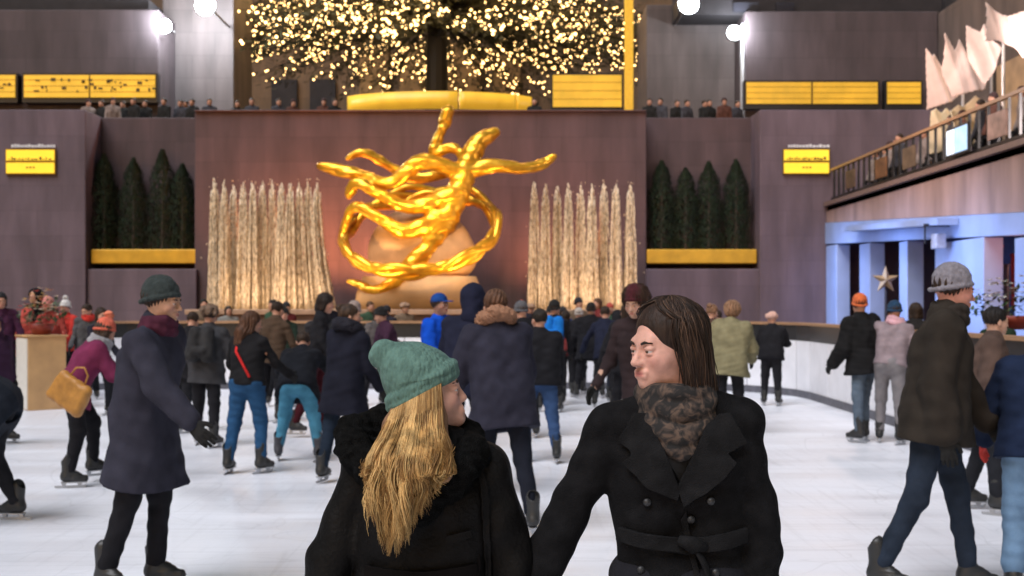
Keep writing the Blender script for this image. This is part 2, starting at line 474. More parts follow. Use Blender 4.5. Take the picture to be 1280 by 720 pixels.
    # ---- head coverings
    hd = {-1: .0032, 0: .005, 1: .007, 2: .018}[lod]
    def hf(mg=.19): g = Field(*[axis(HC[i] - mg, HC[i] + mg, hd) for i in range(3)]); g.T = HT; return g
    fz = Fold(120, seed + 3); fz2 = Fold(60, seed + 5)
    if hat in ('beanie', 'slouch'):
        g = hf(); g.ell((0, .018, .034), (.087, .103, .098), 0)
        if hat == 'slouch': g.cap((0, .06, .09), (0, .10, .12), .05, .03, .05)
        g.plane((0, -.085, .030), (0, -.30, -1))
        g.disp(lambda a, b, c: .003 * fz(a, b, c))
        for q in range(20):
            a0 = 2 * math.pi * q / 20; a1 = 2 * math.pi * (q + 1) / 20
            p0 = (math.cos(a0) * .083, .018 + math.sin(a0) * .101, -.03 * math.sin(a0)); p1 = (math.cos(a1) * .083, .018 + math.sin(a1) * .101, -.03 * math.sin(a1))
            g.cap(p0, p1, .0115, k=.012)
        g.ell((0, .0, -.065), (.077, .094, .07), .004, sub=True)
        ht = link('hat', g.mesh('hat'), knit(hatc), root)
        if pom is not None:
            g = hf(.24); g.ell((0, .03, .155), (.048, .048, .045), 0); g.disp(lambda a, b, c: .010 * fz(a, b, c))
            link('pompom', g.mesh('pompom'), cloth(pom), ht)
    elif hat == 'cap':
        g = hf(); g.ell((0, .016, .034), (.086, .104, .088), 0); g.plane((0, -.05, .022), (0, -.1, -1))
        g.ell((0, -.12, .026), (.062, .07, .008), .006)
        link('hat', g.mesh('hat'), cloth(hatc), root)
    elif hat == 'fluffy':
        g = hf(.24); g.ell((0, .015, .045), (.115, .125, .085), 0); g.disp(lambda a, b, c: .016 * fz2(a, b, c) + .006 * fz(a, b, c))
        g.plane((0, -.05, .005), (0, -.15, -1))
        link('hat', g.mesh('hat'), cloth(hatc), root)
    if hood is not None:
        g = hf(.24); g.ell((0, .025, .01), (.108, .122, .128), 0); g.cap((0, .05, -.09), (0, .045, -.14), .09, .10, .04)
        g.ell((0, -.115, -.015), (.075, .075, .10), .01, sub=True); g.ell((0, -.0, -.0), (.082, .10, .108), .004, sub=True)
        g.disp(lambda a, b, c: .004 * fz2(a, b, c))
        link('hood', g.mesh('hood'), cloth(hood), root)
    if fur is not None:                        # fur-trimmed hood lying round the neck
        g = Field(*[axis((N + tdir * .05)[i] - .24, (N + tdir * .05)[i] + .24, hd) for i in range(3)])
        for q in range(14):
            a0 = 2 * math.pi * q / 14; a1 = 2 * math.pi * (q + 1) / 14
            cc = lambda a: N + tdir * (.05 + .035 * math.sin(a)) + rx * math.cos(a) * .105 + tf * (math.sin(a) * .10 + .02)
            g.cap(cc(a0), cc(a1), .050, k=.03)
        fq = Fold(210, seed + 8); g.disp(lambda a, b, c: .005 * fz2(a, b, c) + .006 * fz(a, b, c) + .006 * fq(a, b, c))
        link('fur_collar', g.mesh('fur_collar'), cloth(fur), coat)
    if scarf is not None:
        g = Field(*[axis((N + tdir * .05)[i] - .2, (N + tdir * .05)[i] + .2, hd) for i in range(3)])
        for q in range(14):
            a0 = 2 * math.pi * q / 14; a1 = 2 * math.pi * (q + 1) / 14
            for w, (rr, zz) in enumerate(((.078, .055), (.086, .015))):
                cc = lambda a: N + tdir * (zz + .012 * math.sin(a * 2 + w)) + rx * math.cos(a) * rr + tf * (math.sin(a) * rr - .012)
                g.cap(cc(a0), cc(a1), .032, k=.012)
        g.disp(lambda a, b, c: .006 * fz2(a, b, c))
        link('scarf', g.mesh('scarf'), cloth(scarf), root)
    if hair:
        g = hf(.34 if hair == 'long' else .2)
        hv = Fold(1, seed)
        g.ell((0, .020, .020), (.083, .100, .094), 0)
        if hair == 'long':
            g.cap((0, .07, -.03), (0, .095, -.14), .068, .062, .04)
            g.cap((.02, .10, -.14), (.02, .125, -.27), .062, .035, .04); g.cap((-.03, .10, -.14), (-.03, .12, -.25), .055, .03, .03)
            for sx in (-1, 1): g.cap((sx * .068, .01, 0), (sx * .072, .035, -.13), .024, .028, .03)
        if hair == 'bob':
            for sx in (-1, 1): g.cap((sx * .06, .02, 0), (sx * .062, .02, -.09), .032, .034, .03)
            g.cap((0, .06, 0), (0, .06, -.09), .05, .05, .04)
        if hair == 'bun': g.ell((0, .10, .08), (.04, .04, .036), .012)
        if hair == 'curly': g.ell((0, .035, .01), (.105, .115, .11), .03)
        g.ell((0, -.095, -.045), (.072, .070, .085), .012, sub=True)
        if hair in ('short', 'bun'): g.plane((0, .03, -.055), (0, .35, -1))
        amp = .004 if hair != 'curly' else .012
        I = np.array(HT.inverted())
        def stri(a, b, c):
            x = I[0, 0] * a + I[0, 1] * b + I[0, 2] * c + I[0, 3]; y = I[1, 0] * a + I[1, 1] * b + I[1, 2] * c + I[1, 3]
            return amp * np.sin(np.arctan2(x, y + .01) * 24 + 3 * np.sin(c * 18)) + amp * .5 * fz(a, b, c)
        g.disp(stri)
        link('hair', g.mesh('hair'), hairmat(hairc), root)
    if pack is not None:
        g = Field(*[axis((C + tf * .2)[i] - .3, (C + tf * .2)[i] + .3, hc) for i in range(3)])
        for sx in (-1, 1): g.cap(C + tf * (.19 + pf) + rx * sx * .08 + tdir * .1, C + tf * (.20 + pf) + rx * sx * .09 - tdir * .17, .075, .085, .05)
        g.cap(C + tf * (.27 + pf) + rx * .05 - tdir * .12, C + tf * (.27 + pf) - rx * .05 - tdir * .12, .05, k=.02)
        g.disp(lambda a, b, c: .004 * fz2(a, b, c))
        bp = link('backpack', g.mesh('backpack'), cloth(pack), root)
    if strap is not None:
        pts = [N + rx * .10 + tf * .02 + tdir * .02, C + rx * .05 + tf * (.145 + pf), P + rx * -.12 + tf * (.15 + pf) + tdir * .05]
        pts = [N + rx * .11 - tf * .02 + tdir * .03] + pts
        MB().tube(pts, .014, 6, flat=.4).build('strap', cloth(strap), root, True)
    if bag is not None:
        bc, bl = bag
        g = Field(axis(-.3, .3, hc), axis(-.14, .14, hc), axis(-.25, .25, hc))
        for (xa, za, xb, zb) in ((-.17, -.12, .17, -.12), (-.15, .12, .15, .12), (-.17, -.12, -.15, .12), (.17, -.12, .15, .12), (-.16, 0, .16, 0), (-.16, -.06, .16, -.06), (-.16, .06, .16, .06)): g.cap((xa, 0, za), (xb, 0, zb), .055, k=.03)
        g.disp(lambda a, b, c: .006 * fz2(a, b, c))
        b_ = link('bag_body', g.mesh('bag'), mat('leather_%.2f' % bc[0], bc, .5, var=.2, bump=.2), None)
        MB().tube([(-.1, 0, .15), (-.08, 0, .27), (.0, 0, .32), (.08, 0, .27), (.1, 0, .15)], .011, 6).build('handle', mat('leather_%.2f' % bc[0], bc), b_, True)
        b_.name = 'handbag'; b_.location = bl; b_.rotation_euler = (0, R(32), R(-12)); b_.scale = (.85, .85, .85)
        tag(b_, 'tan leather bag carried by the skater in the burgundy jacket', 'handbag')
    root['_j'] = 0; del root['_j']
    return dict(root=root, P=P, C=C, N=N, HC=HC, HT=HT, arms=arms, legs=legs, tdir=tdir, rx=rx, tf=tf, coat=coat)

def knit(col):
    kx = 'knit_%.3f_%.3f' % (col[0], col[1])
    if kx in MC: return MC[kx]
    m = mat(kx, col, .95, var=.25, scale=40, sheen=.05, spec=.1)
    N, L, b = m.node_tree.nodes, m.node_tree.links, m.node_tree.nodes['Principled BSDF']
    tc = N.new('ShaderNodeTexCoord'); w = N.new('ShaderNodeTexVoronoi'); w.inputs['Scale'].default_value = 110
    mp = N.new('ShaderNodeMapping'); mp.inputs['Scale'].default_value = (1, 1, .45); L.new(tc.outputs['Object'], mp.inputs['Vector'])
    L.new(mp.outputs[0], w.inputs['Vector'])
    bp = N.new('ShaderNodeBump'); bp.inputs['Strength'].default_value = .6; bp.inputs['Distance'].default_value = .006; bp.invert = True
    L.new(w.outputs['Distance'], bp.inputs['Height']); L.new(bp.outputs[0], b.inputs['Normal'])
    return m

def hairmat(col):
    kx = 'hair_%.3f_%.3f' % (col[0], col[1])
    if kx in MC: return MC[kx]
    m = mat(kx, col, .55, var=.5, scale=40, stretch=(1, 1, .08), bump=.5, bscale=150, spec=.22)
    return m

def eyemat():
    m = bpy.data.materials.new('eye'); N, L, b = nodes(m)
    tc = N.new('ShaderNodeTexCoord'); sp = N.new('ShaderNodeSeparateXYZ'); L.new(tc.outputs['Object'], sp.inputs[0])
    rp = N.new('ShaderNodeValToRGB'); mr = N.new('ShaderNodeMapRange')
    mr.inputs[1].default_value = -.0125; mr.inputs[2].default_value = -.009; L.new(sp.outputs['Y'], mr.inputs[0])
    e = rp.color_ramp.elements; e[0].position = 0; e[0].color = (.004, .004, .004, 1); e[1].position = .75; e[1].color = (.55, .5, .48, 1)
    q = rp.color_ramp.elements.new(.2); q.color = (.10, .06, .035, 1); q = rp.color_ramp.elements.new(.65); q.color = (.06, .035, .02, 1)
    L.new(mr.outputs[0], rp.inputs[0]); L.new(rp.outputs[0], b.inputs['Base Color']); b.inputs['Roughness'].default_value = .12
    return m
EYE = eyemat()

# =================================================================== THE PLACE
M_gran = stone('purple_granite', (.082, .052, .058), 1.5, .75)
M_gran2 = stone('lilac_granite', (.125, .092, .118), 1.5, .75, var=.12, mortar=.8)
M_up = stone('grey_limestone', (.10, .08, .078), 1.6, .8)
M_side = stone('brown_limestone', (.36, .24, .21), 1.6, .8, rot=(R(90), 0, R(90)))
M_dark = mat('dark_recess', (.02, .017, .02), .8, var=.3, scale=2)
M_black = mat('black_metal', (.012, .012, .014), .45, var=.1)
M_wood = mat('rail_wood', (.34, .19, .10), .5, var=.3, scale=6, stretch=(1, 12, 12))
M_gold = mat('gilded_metal', (.95, .44, .035), .30, .72, var=.25, scale=5, bump=.9, bscale=7)
M_goldp = mat('gold_paint', (.62, .36, .03), .5, .2, var=.15, scale=3)

def icemat():
    m = bpy.data.materials.new('ice'); N, L, b = nodes(m)
    tc = N.new('ShaderNodeTexCoord')
    def noise(sc, scale, det=6, rot=0, dist=0):
        mp = N.new('ShaderNodeMapping'); mp.inputs['Scale'].default_value = sc; mp.inputs['Rotation'].default_value = (0, 0, rot)
        n = N.new('ShaderNodeTexNoise'); n.inputs['Scale'].default_value = scale; n.inputs['Detail'].default_value = det; n.inputs['Distortion'].default_value = dist
        L.new(tc.outputs['Object'], mp.inputs[0]); L.new(mp.outputs[0], n.inputs[0]); return n.outputs['Fac']
    a = noise((.35, 1.2, 1), 1.0, 6, .15, .6); c = noise((.25, 9, 1), 2.2, 5, .1, .8); d = noise((8, .35, 1), 2.2, 5, .55, .8)
    e = noise((1, 1, 1), 26, 3)
    def mr(x, lo, hi, o0, o1):
        q = N.new('ShaderNodeMapRange'); q.inputs[1].default_value = lo; q.inputs[2].default_value = hi; q.inputs[3].default_value = o0; q.inputs[4].default_value = o1
        L.new(x, q.inputs[0]); return q.outputs[0]
    def mul(x, y):
        q = N.new('ShaderNodeMath'); q.operation = 'MULTIPLY'; L.new(x, q.inputs[0]); L.new(y, q.inputs[1]); return q.outputs[0]
    def lines(sc, scale, rot, dist, wd, dark):          # blade cuts: thin curves along a noise contour
        x = noise(sc, scale, 1.5, rot, dist); q = N.new('ShaderNodeMath'); q.operation = 'SUBTRACT'; q.inputs[1].default_value = .5; L.new(x, q.inputs[0])
        z = N.new('ShaderNodeMath'); z.operation = 'ABSOLUTE'; L.new(q.outputs[0], z.inputs[0]); return mr(z.outputs[0], wd * .3, wd, dark, 1)
    v0 = mul(mul(lines((1, .5, 1), .55, .3, .3, .003, .90), lines((.5, 1, 1), .8, 1.1, .2, .003, .91)), mul(lines((1, 1, 1), 1.1, 2.0, .5, .003, .92), lines((.7, 1.2, 1), .33, .7, 1.2, .002, .9)))
    v = mul(mul(mr(a, .3, .7, .84, 1), mr(c, .54, .70, 1, .86)), mul(mr(d, .56, .72, 1, .9), mr(e, .3, .7, .97, 1)))
    v = mul(v, v0)
    sc = N.new('ShaderNodeVectorMath'); sc.operation = 'SCALE'; sc.inputs[0].default_value = (.80, .82, .89); L.new(v, sc.inputs['Scale'])
    L.new(sc.outputs[0], b.inputs['Base Color'])
    L.new(mr(a, .35, .65, .30, .55), b.inputs['Roughness'])
    bp = N.new('ShaderNodeBump'); bp.inputs['Strength'].default_value = .35; bp.inputs['Distance'].default_value = .01
    L.new(v, bp.inputs['Height']); L.new(bp.outputs[0], b.inputs['Normal']); b.inputs['Specular IOR Level'].default_value = .35
    return m

# --- ground and ice
tag(MB().box(-90, 90, -60, 140, -.5, -.012).build('ground', mat('plaza_paving', (.11, .095, .10), .7, var=.3, scale=2, bump=.3)), kind='structure')
XL, XR, YB, YN, RC = -9.6, 5.3, 24.0, -9.0, 2.6
def rink(off=0.0, n=10):
    p = []
    for (cx, cy, a0) in ((XR - RC, YB - RC, 0), (XL + RC, YB - RC, 90), (XL + RC, YN + RC, 180), (XR - RC, YN + RC, 270)):
        for i in range(n + 1):
            a = R(a0 + 90 * i / n); p.append((cx + (RC + off) * math.cos(a), cy + (RC + off) * math.sin(a)))
    return p
ip = rink(); m = MB(); m.add([(x, y, 0) for x, y in ip] + [(x, y, -.01) for x, y in ip],
    [tuple(range(len(ip)))] + [((i + 1) % len(ip), i, i + len(ip), (i + 1) % len(ip) + len(ip)) for i in range(len(ip))])
tag(m.build('ice', icemat()), kind='structure')

# --- barrier round the ice
bar = empty('rink_barrier', (0, 0, 0)); tag(bar, 'white panelled rink barrier with black band and wooden cap running round the ice', 'barrier')
def strip(mb, pts, o0, o1, z0, z1, closed=True):
    n = len(pts); base = len(mb.v); nv = []
    for i in range(n):
        a = Vector(pts[(i - 1) % n] if closed or i > 0 else pts[i]); b = Vector(pts[(i + 1) % n] if closed or i < n - 1 else pts[i])
        t = (b - a).normalized(); nn = Vector((t.y, -t.x)); p = Vector(pts[i])
        for o, z in ((o0, z0), (o1, z0), (o1, z1), (o0, z1)): q = p + nn * o; nv.append((q.x, q.y, z))
    f = []
    for i in range(n if closed else n - 1):
        a = i * 4; b = ((i + 1) % n) * 4
        for k in range(4): f.append((a + k, b + k, b + (k + 1) % 4, a + (k + 1) % 4))
    if not closed: f += [(0, 1, 2, 3), (n * 4 - 1, n * 4 - 2, n * 4 - 3, n * 4 - 4)]
    mb.add(nv, f)
dense = []
rp_ = rink(0, 6)
for i in range(len(rp_)):
    a = Vector(rp_[i]); b = Vector(rp_[(i + 1) % len(rp_)]); n = max(1, round((b - a).length / 1.2))
    for j in range(n): dense.append(tuple(a + (b - a) * j / n))
M_panel = mat('white_board', (.80, .80, .84), .38, var=.06, scale=3, bump=.05)
M_seam = mat('board_seam', (.42, .42, .46), .5, var=.1)
for i in range(len(dense)):
    a = Vector(dense[i]); b = Vector(dense[(i + 1) % len(dense)])
    if a.y < 1 and b.y < 1: continue
    d = (b - a).normalized(); g = .012
    pm = MB(); strip(pm, [tuple(a + d * g), tuple(b - d * g)], .02, .07, .13, 1.03, False); pm.build('panel', M_panel, bar)
m = MB(); strip(m, dense, .03, .06, .0, 1.02); m.build('backing_board', M_seam, bar)
m = MB(); strip(m, dense, .0, .09, .0, .13); m.build('kick_board', mat('kick_board', (.10, .10, .12), .6, var=.3, scale=8), bar)
m = MB(); strip(m, dense, .015, .10, 1.034, 1.31); m.build('black_band', M_black, bar)
m = MB(); strip(m, dense, -.02, .16, 1.314, 1.36); m.build('cap_rail', M_wood, bar)

# --- fountain wall (thing with parts)
WY = 36.0; sW = F / WY
def wx(x, Y=WY): return (x - 640) * Y / F
def wz(y, Y=WY): return CAMZ + (HZ - y) * Y / F
ZT = wz(137)
wall = empty('fountain_wall', (0, WY, 0)); tag(wall, 'tall purple granite wall behind the fountain with two planted niches', 'wall')
def wb(name, x0, x1, y0, y1, z0, z1, m): return MB().box(x0, x1, y0 - WY, y1 - WY, z0, z1).build(name, m, wall, bevel=.03)
wb('wall_block', -34, wx(107), WY, WY + 2.4, 0, ZT, M_gran2)
wb('wall_block', wx(950), 14.0, WY, WY + 2.4, 0, ZT, M_gran2)
wb('wall_block', wx(243, 36.3), wx(808, 36.3), WY + .3, WY + 2.4, 0, ZT - .02, M_gran)
for a, b in ((107, 243), (808, 950)):
    wb('niche_back', wx(a) + .002, wx(b) + .05, WY + 1.35, WY + 2.4, 0, ZT - .03, M_gran)
    wb('niche_sill', wx(a) + .004, wx(b) + .03, WY + .12, WY + 1.348, 0, wz(336), M_gran2)
    wb('gold_trough', wx(a) + .05, wx(b) - .03, WY + .3, WY + 1.3, wz(329), wz(311), M_goldp)
wb('coping', wx(243, 36.3) + .01, wx(808, 36.3) - .01, WY + .2, WY + 2.3, ZT - .018, ZT + .03, M_gran)
wb('wall_end', -34.5, -34.002, WY, WY + 3, 0, ZT, M_gran2)

# terrace floor behind the wall
tag(MB().box(-60, 60, WY + 2.402, 100, 5.9, 6.55).build('terrace_floor', mat('plaza_paving', (.1, .1, .1))), kind='structure')

# --- conifers in the niches
leafm = mat('cypress_leaf', (.008, .022, .009), .85, var=.6, scale=6)
def cypress(x, top, label, grp, h0=312, seed=0):
    rr = random.Random(seed); Y = WY + .85; base = wz(311)
    root = empty('cypress_tree', (wx(x, Y), Y, base - .35)); tag(root, label, 'tree', grp)
    H = wz(top, Y) - base + .35
    MB().tube([(0, 0, 0), (0.01, 0, H * .5), (0, 0, H * .9)], [.06, .045, .01], 7).build('trunk', mat('bark', (.07, .05, .04), .9, var=.4), root)
    m = MB()
    for i in range(3600):
        t = rr.random() ** .9; z = .35 + t * (H - .35); rad = .47 * (1 - t ** 4.2) * (.45 + .55 * rr.random() ** .4) * (1 + .12 * math.sin(z * 7 + seed)) + .02
        a = rr.random() * 6.283; c = Vector((math.cos(a) * rad, math.sin(a) * rad, z))
        u = Vector((math.cos(a) * .25 + rr.uniform(-.4, .4), math.sin(a) * .25 + rr.uniform(-.4, .4), 1)).normalized()
        w = Vector((-math.sin(a), math.cos(a), rr.uniform(-.4, .4))); L_ = rr.uniform(.06, .13)
        m.add([c - w * .018, c + w * .018, c + u * L_ + w * .006], [(0, 1, 2)])
    m.build('crown', leafm, root)
for i, (x, t) in enumerate(((130, 195), (167, 200), (203, 189), (228, 207))):
    cypress(x, t, ['broad clipped cypress at the outer end of the left wall niche', 'second cypress from the outer end in the left niche, slightly lower', 'tallest cypress in the left wall niche', 'shortest cypress of the left niche, next to the water jets'][i], 'clipped cypresses in the left niche', seed=i)
for i, (x, t) in enumerate(((827, 203), (857, 212), (886, 204), (920, 202))):
    cypress(x, t, ['cypress in the right niche nearest the water jets', 'shortest cypress of the right wall niche', 'cypress of the right niche standing second from the lilac pier', 'broad cypress at the outer end of the right niche beside the lilac pier'][i], 'clipped cypresses in the right niche', seed=20 + i)

# --- yellow wall signs
M_sig = mat('sign_yellow', (.8, .55, .03), .5, var=.1, scale=6, emit=(1.0, .66, .04), es=.75)
M_mark = mat('sign_mark', (.10, .06, .01), .6, var=0)
M_small = mat('sign_letter_white', (.6, .6, .62), .5, var=0, emit=(.8, .8, .9), es=.15)
def wall_sign(x0, x1, label):
    Y = WY - .08; root = empty('wall_sign', (wx((x0 + x1) / 2, Y), Y, wz(202, Y))); tag(root, label, 'sign')
    w = (x1 - x0) / 2 / F * Y; h = 14.5 / F * Y
    MB().box(-w - .03, w + .03, .0, .07, -h - .03, h + .03).build('case', mat('sign_bronze', (.2, .13, .03), .4, .6), root)
    MB().box(-w, w, -.02, -.002, .035, h).build('light_panel', M_sig, root); MB().box(-w, w, -.02, -.002, -h, -.035).build('light_panel', M_sig, root)
    rr = random.Random(x0); m = MB(); x = -w * .9
    while x < w * .85:                         # the illegible line of small dark strokes across the middle
        d = rr.uniform(.03, .10); m.box(x, x + d, -.03, -.022, .04 + rr.uniform(-.0, .02), .075 + rr.uniform(0, .07)); x += d + rr.uniform(.015, .05)
    for q in range(3): m.box(-.12 + q * .1, -.06 + q * .1, -.03, -.022, -.2, -.15)
    m.build('lettering', M_mark, root)
    m = MB(); x = -w * .8
    while x < w * .95: d = rr.uniform(.04, .09); m.box(x, x + d, -.0, .05, h + .08, h + .08 + rr.uniform(.06, .10)); x += d + .03
    m.build('raised_lettering', M_small, root)
wall_sign(8, 68, 'lit yellow wall sign on the left lilac pier')
wall_sign(980, 1036, 'lit yellow wall sign on the right lilac pier beside the balcony')

# --- fountain: pedestal, basin, jets
FY = 31.0
bas = empty('fountain_basin', (0, FY, 0)); tag(bas, 'long stone fountain basin with tan rim below the golden sculpture', 'fountain basin')
M_tan = mat('tan_stone', (.42, .27, .18), .6, var=.2, scale=3, bump=.2)
x0, x1 = wx(236, FY), wx(812, FY)
MB().box(x0, x1, 0, 4.6, 0, 1.42).build('basin_wall', stone('basin_granite', (.16, .11, .11), 1, .35), bas, bevel=.02)
MB().box(x0 - .08, x1 + .08, -.12, .5, 1.424, 1.56).build('rim', M_tan, bas, bevel=.02)
MB().box(x0 + .2, x1 - .2, -.5, -.004, 0, 1.15).build('step', M_tan, bas, bevel=.02)
MB().box(x0 + .05, x1 - .05, .504, 4.55, 1.424, 1.50).build('water', mat('fountain_water', (.10, .07, .05), .08, var=0), bas)

SY = 33.0
ped = empty('sculpture_pedestal', (wx(525, SY), SY, 1.5)); tag(ped, 'tapered tan stone mound under the golden sculpture', 'pedestal')
m = MB(); k = SY / F
prof = [(-84, 20, 0), (80, 20, 0), (66, 50, 0), (48, 58, 0), (-50, 58, 0), (-62, 48, 0)]
bz = wz(387, SY) - 1.5
def ring_pts(hw, hd, z, n=28): return [(hw * math.copysign(abs(math.cos(a)) ** .6, math.cos(a)), hd * math.copysign(abs(math.sin(a)) ** .6, math.sin(a)), z) for a in [2 * math.pi * q / n for q in range(n)]]
def loft(levels, n=28):
    v = []; f = []
    for hw, hd, z in levels: v += ring_pts(hw, hd, z, n)
    for i in range(len(levels) - 1):
        for q in range(n): a = i * n + q; b = i * n + (q + 1) % n; f.append((a, b, b + n, a + n))
    f.append(tuple(range(n - 1, -1, -1))); f.append(tuple(range((len(levels) - 1) * n, len(levels) * n)))
    return MB().add(v, f)
M_ped = mat('amber_stone', (.50, .30, .14), .65, var=.2, scale=1.5, bump=.3, bscale=12)
loft([(1.80, 1.0, 0), (1.72, .95, .5), (1.55, .88, .95)]).build('base', M_ped, ped, True)
f = Field(axis(-1.7, 1.7, .05), axis(-1.1, 1.1, .05), axis(.6, 3.4, .05))
f.ell((0.05, 0, 1.55), (1.5, .85, 1.0), 0); f.ell((0, 0, 2.0), (1.1, .6, .85), .5)
fz = Fold(5, 4); f.disp(lambda X, Y, Z: .05 * fz(X, Y, Z))
link('rock', f.mesh('rock'), mat('rosy_stone', (.60, .34, .17), .6, var=.2, scale=2, bump=.3, bscale=10), ped)

# generic gilded sculpture: a banded ring with free ribbons sweeping up from it
scu = empty('gilded_sculpture', (wx(525, SY), SY, 1.5)); tag(scu, 'abstract gilded sculpture of sweeping ribbons over a banded ring', 'sculpture')
def sp(x, y, d=0): return Vector(((x - 525) * k, d, CAMZ - 1.5 + (HZ - y) * k))
def smooth(pts, rad, n=6):
    P_ = [Vector(p) for p in pts]; P_ = [P_[0] * 2 - P_[1]] + P_ + [P_[-1] * 2 - P_[-2]]; r = [rad[0]] + list(rad) + [rad[-1]]
    o = []; ro = []
    for i in range(1, len(P_) - 2):
        for q in range(n):
            t = q / n; a, b, c, d = P_[i - 1:i + 3]
            o.append(.5 * ((2 * b) + (c - a) * t + (2 * a - 5 * b + 4 * c - d) * t * t + (-a + 3 * b - 3 * c + d) * t ** 3)); ro.append(r[i] + (r[i + 1] - r[i]) * t)
    o.append(P_[-2]); ro.append(r[-2]); return o, ro
def ringm(rx_, ry_, tilt, cx, cz, tube, ph=0, wob=.0):
    pts = []
    for q in range(73):
        a = 2 * math.pi * q / 72
        p = Vector((rx_ * math.cos(a), ry_ * math.sin(a), wob * math.sin(a * 7 + ph)))
        p = Matrix.Rotation(tilt, 3, 'X') @ p; p = Matrix.Rotation(R(-6), 3, 'Y') @ p
        pts.append(p + Vector((cx, 0, cz)))
    return MB().tube(pts, tube, 8, cap=False)
for q, (dr_, dz_, tb, wb_) in enumerate(((0, 0, .13, .10), (.07, .08, .11, .13), (-.07, -.08, .11, .13))):
    ringm(2.12 + dr_, 1.9 + dr_, R(38), .0, sp(525, 288).z + dz_, tb, q * 2, wb_).build('ring_band', M_gold, scu, True)
rib = [
 ([(440, 352, -.5), (480, 362, -.8), (520, 330, -.7), (556, 280, -.5), (578, 228, -.3), (596, 182, -.1), (620, 164, .1)], [.08, .14, .26, .32, .30, .24, .12]),
 ([(590, 215, -.3), (620, 208, -.3), (652, 212, -.2), (680, 204, 0), (694, 196, 0)], [.20, .15, .13, .11, .06]),
 ([(592, 210, -.2), (566, 186, 0), (542, 190, .1), (553, 160, .1), (560, 138, .1)], [.14, .11, .12, .10, .17]),
 ([(582, 220, -.3), (530, 205, -.5), (490, 232, -.6), (440, 218, -.5), (404, 210, -.4)], [.20, .20, .16, .16, .12]),
 ([(570, 212, 0), (520, 222, .3), (486, 206, .4), (456, 190, .3), (432, 196, .3)], [.12, .14, .10, .11, .06]),
 ([(575, 240, -.5), (520, 262, -.8), (478, 246, -.9), (452, 232, -.8), (440, 246, -.6)], [.18, .18, .12, .12, .10]),
 ([(556, 270, -.6), (510, 292, -.9), (470, 270, -.9), (446, 262, -.7), (432, 290, -.5)], [.2, .2, .12, .1, .07]),
]
gf = Field(axis(-3.0, 4.0, .034), axis(-1.7, 1.1, .034), axis(.4, 6.2, .034))
for pts, rad in rib:
    o, ro = smooth([sp(*p) for p in pts], [q * .98 for q in rad])
    for q in range(len(o) - 1): gf.cap(o[q], o[q + 1], ro[q], ro[q + 1], .10)
fr1 = Fold(7, 31, st=(.6, 1, 1.8)); fr2 = Fold(19, 32, st=(.5, 1, 2))
gf.disp(lambda X, Y, Z: .045 * np.abs(fr1(X, Y, Z)) ** .7 - .02 + .016 * fr2(X, Y, Z))
link('drapery', gf.mesh('drapery'), M_gold, scu)

M_jet = mat('lit_water', (.80, .64, .46), .3, var=.3, scale=7, stretch=(1, 1, .15))
_N, _L, _b = M_jet.node_tree.nodes, M_jet.node_tree.links, M_jet.node_tree.nodes['Principled BSDF']
_t = _N.new('ShaderNodeTexCoord'); _m = _N.new('ShaderNodeMapping'); _m.inputs['Scale'].default_value = (3, 3, .8); _n = _N.new('ShaderNodeTexNoise'); _n.inputs['Scale'].default_value = 9
_r = _N.new('ShaderNodeMapRange'); _r.inputs[1].default_value = .40; _r.inputs[2].default_value = .56; _r.inputs[3].default_value = .12; _r.inputs[4].default_value = .95
_L.new(_t.outputs['Object'], _m.inputs[0]); _L.new(_m.outputs[0], _n.inputs[0]); _L.new(_n.outputs['Fac'], _r.inputs[0]); _L.new(_r.outputs[0], _b.inputs['Alpha'])
def jet(x, top, bot, label, grp, lean_=0.0, seed=0):
    rr = random.Random(seed); Y = 33.6 + rr.uniform(-.3, .3); zb = 1.5; root = None; m = MB(); kk = Y / F
    zt = wz(top, Y) - zb; w = .17
    for q in range(30):
        dx = rr.uniform(-w, w); dy = rr.uniform(-.16, .16); h_ = zt * (1 - rr.random() * .10) * (1 - abs(dx) * .55)
        pts = []; rad = []
        for i in range(15):
            t = i / 14; pts.append((dx * (.5 + .6 * (1 - t) ** .7) + lean_ * (1 - t) ** 2 * kk + rr.uniform(-.014, .014), dy * (.3 + .9 * (1 - t)), .0 + h_ * t))
            rad.append((.015 + .014 * (1 - t)) * rr.uniform(.5, 1.4) * (1 if i < 13 else .7) + .004)
        m.tube(pts, rad, 5)
    for q in range(60):
        t = rr.random() ** 1.5; m.ball((rr.gauss(0, w * (.9 - t * .5)) + lean_ * (1 - t) ** 2 * kk, rr.uniform(-.2, .2), zt * t), rr.uniform(.01, .026), 5, 4)
    o = m.build('fountain_jet', M_jet, None, True); o.location = (wx(x, Y), Y, zb); tag(o, label, 'water jet', grp)
ordn = ['first', 'second', 'third', 'fourth', 'fifth', 'sixth', 'seventh', 'eighth', 'ninth', 'tenth', 'eleventh', 'twelfth']
for i, x in enumerate((268, 280, 292, 304, 316, 328, 340, 352, 363, 374, 385, 396)):
    jet(x, 221 + (i * 37 % 5), 380, f'lit white water jet left of the sculpture, {ordn[i]} counting from the left niche', 'water jets left of the sculpture', lean_=(0 if i < 9 else (i - 8) * 5), seed=i)
for i, x in enumerate((668, 682, 697, 711, 726, 740, 755, 770, 788)):
    jet(x, 224 + (i * 31 % 6), 380, f'lit white water jet right of the sculpture, {ordn[i]} counting from the sculpture', 'water jets right of the sculpture', seed=40 + i)

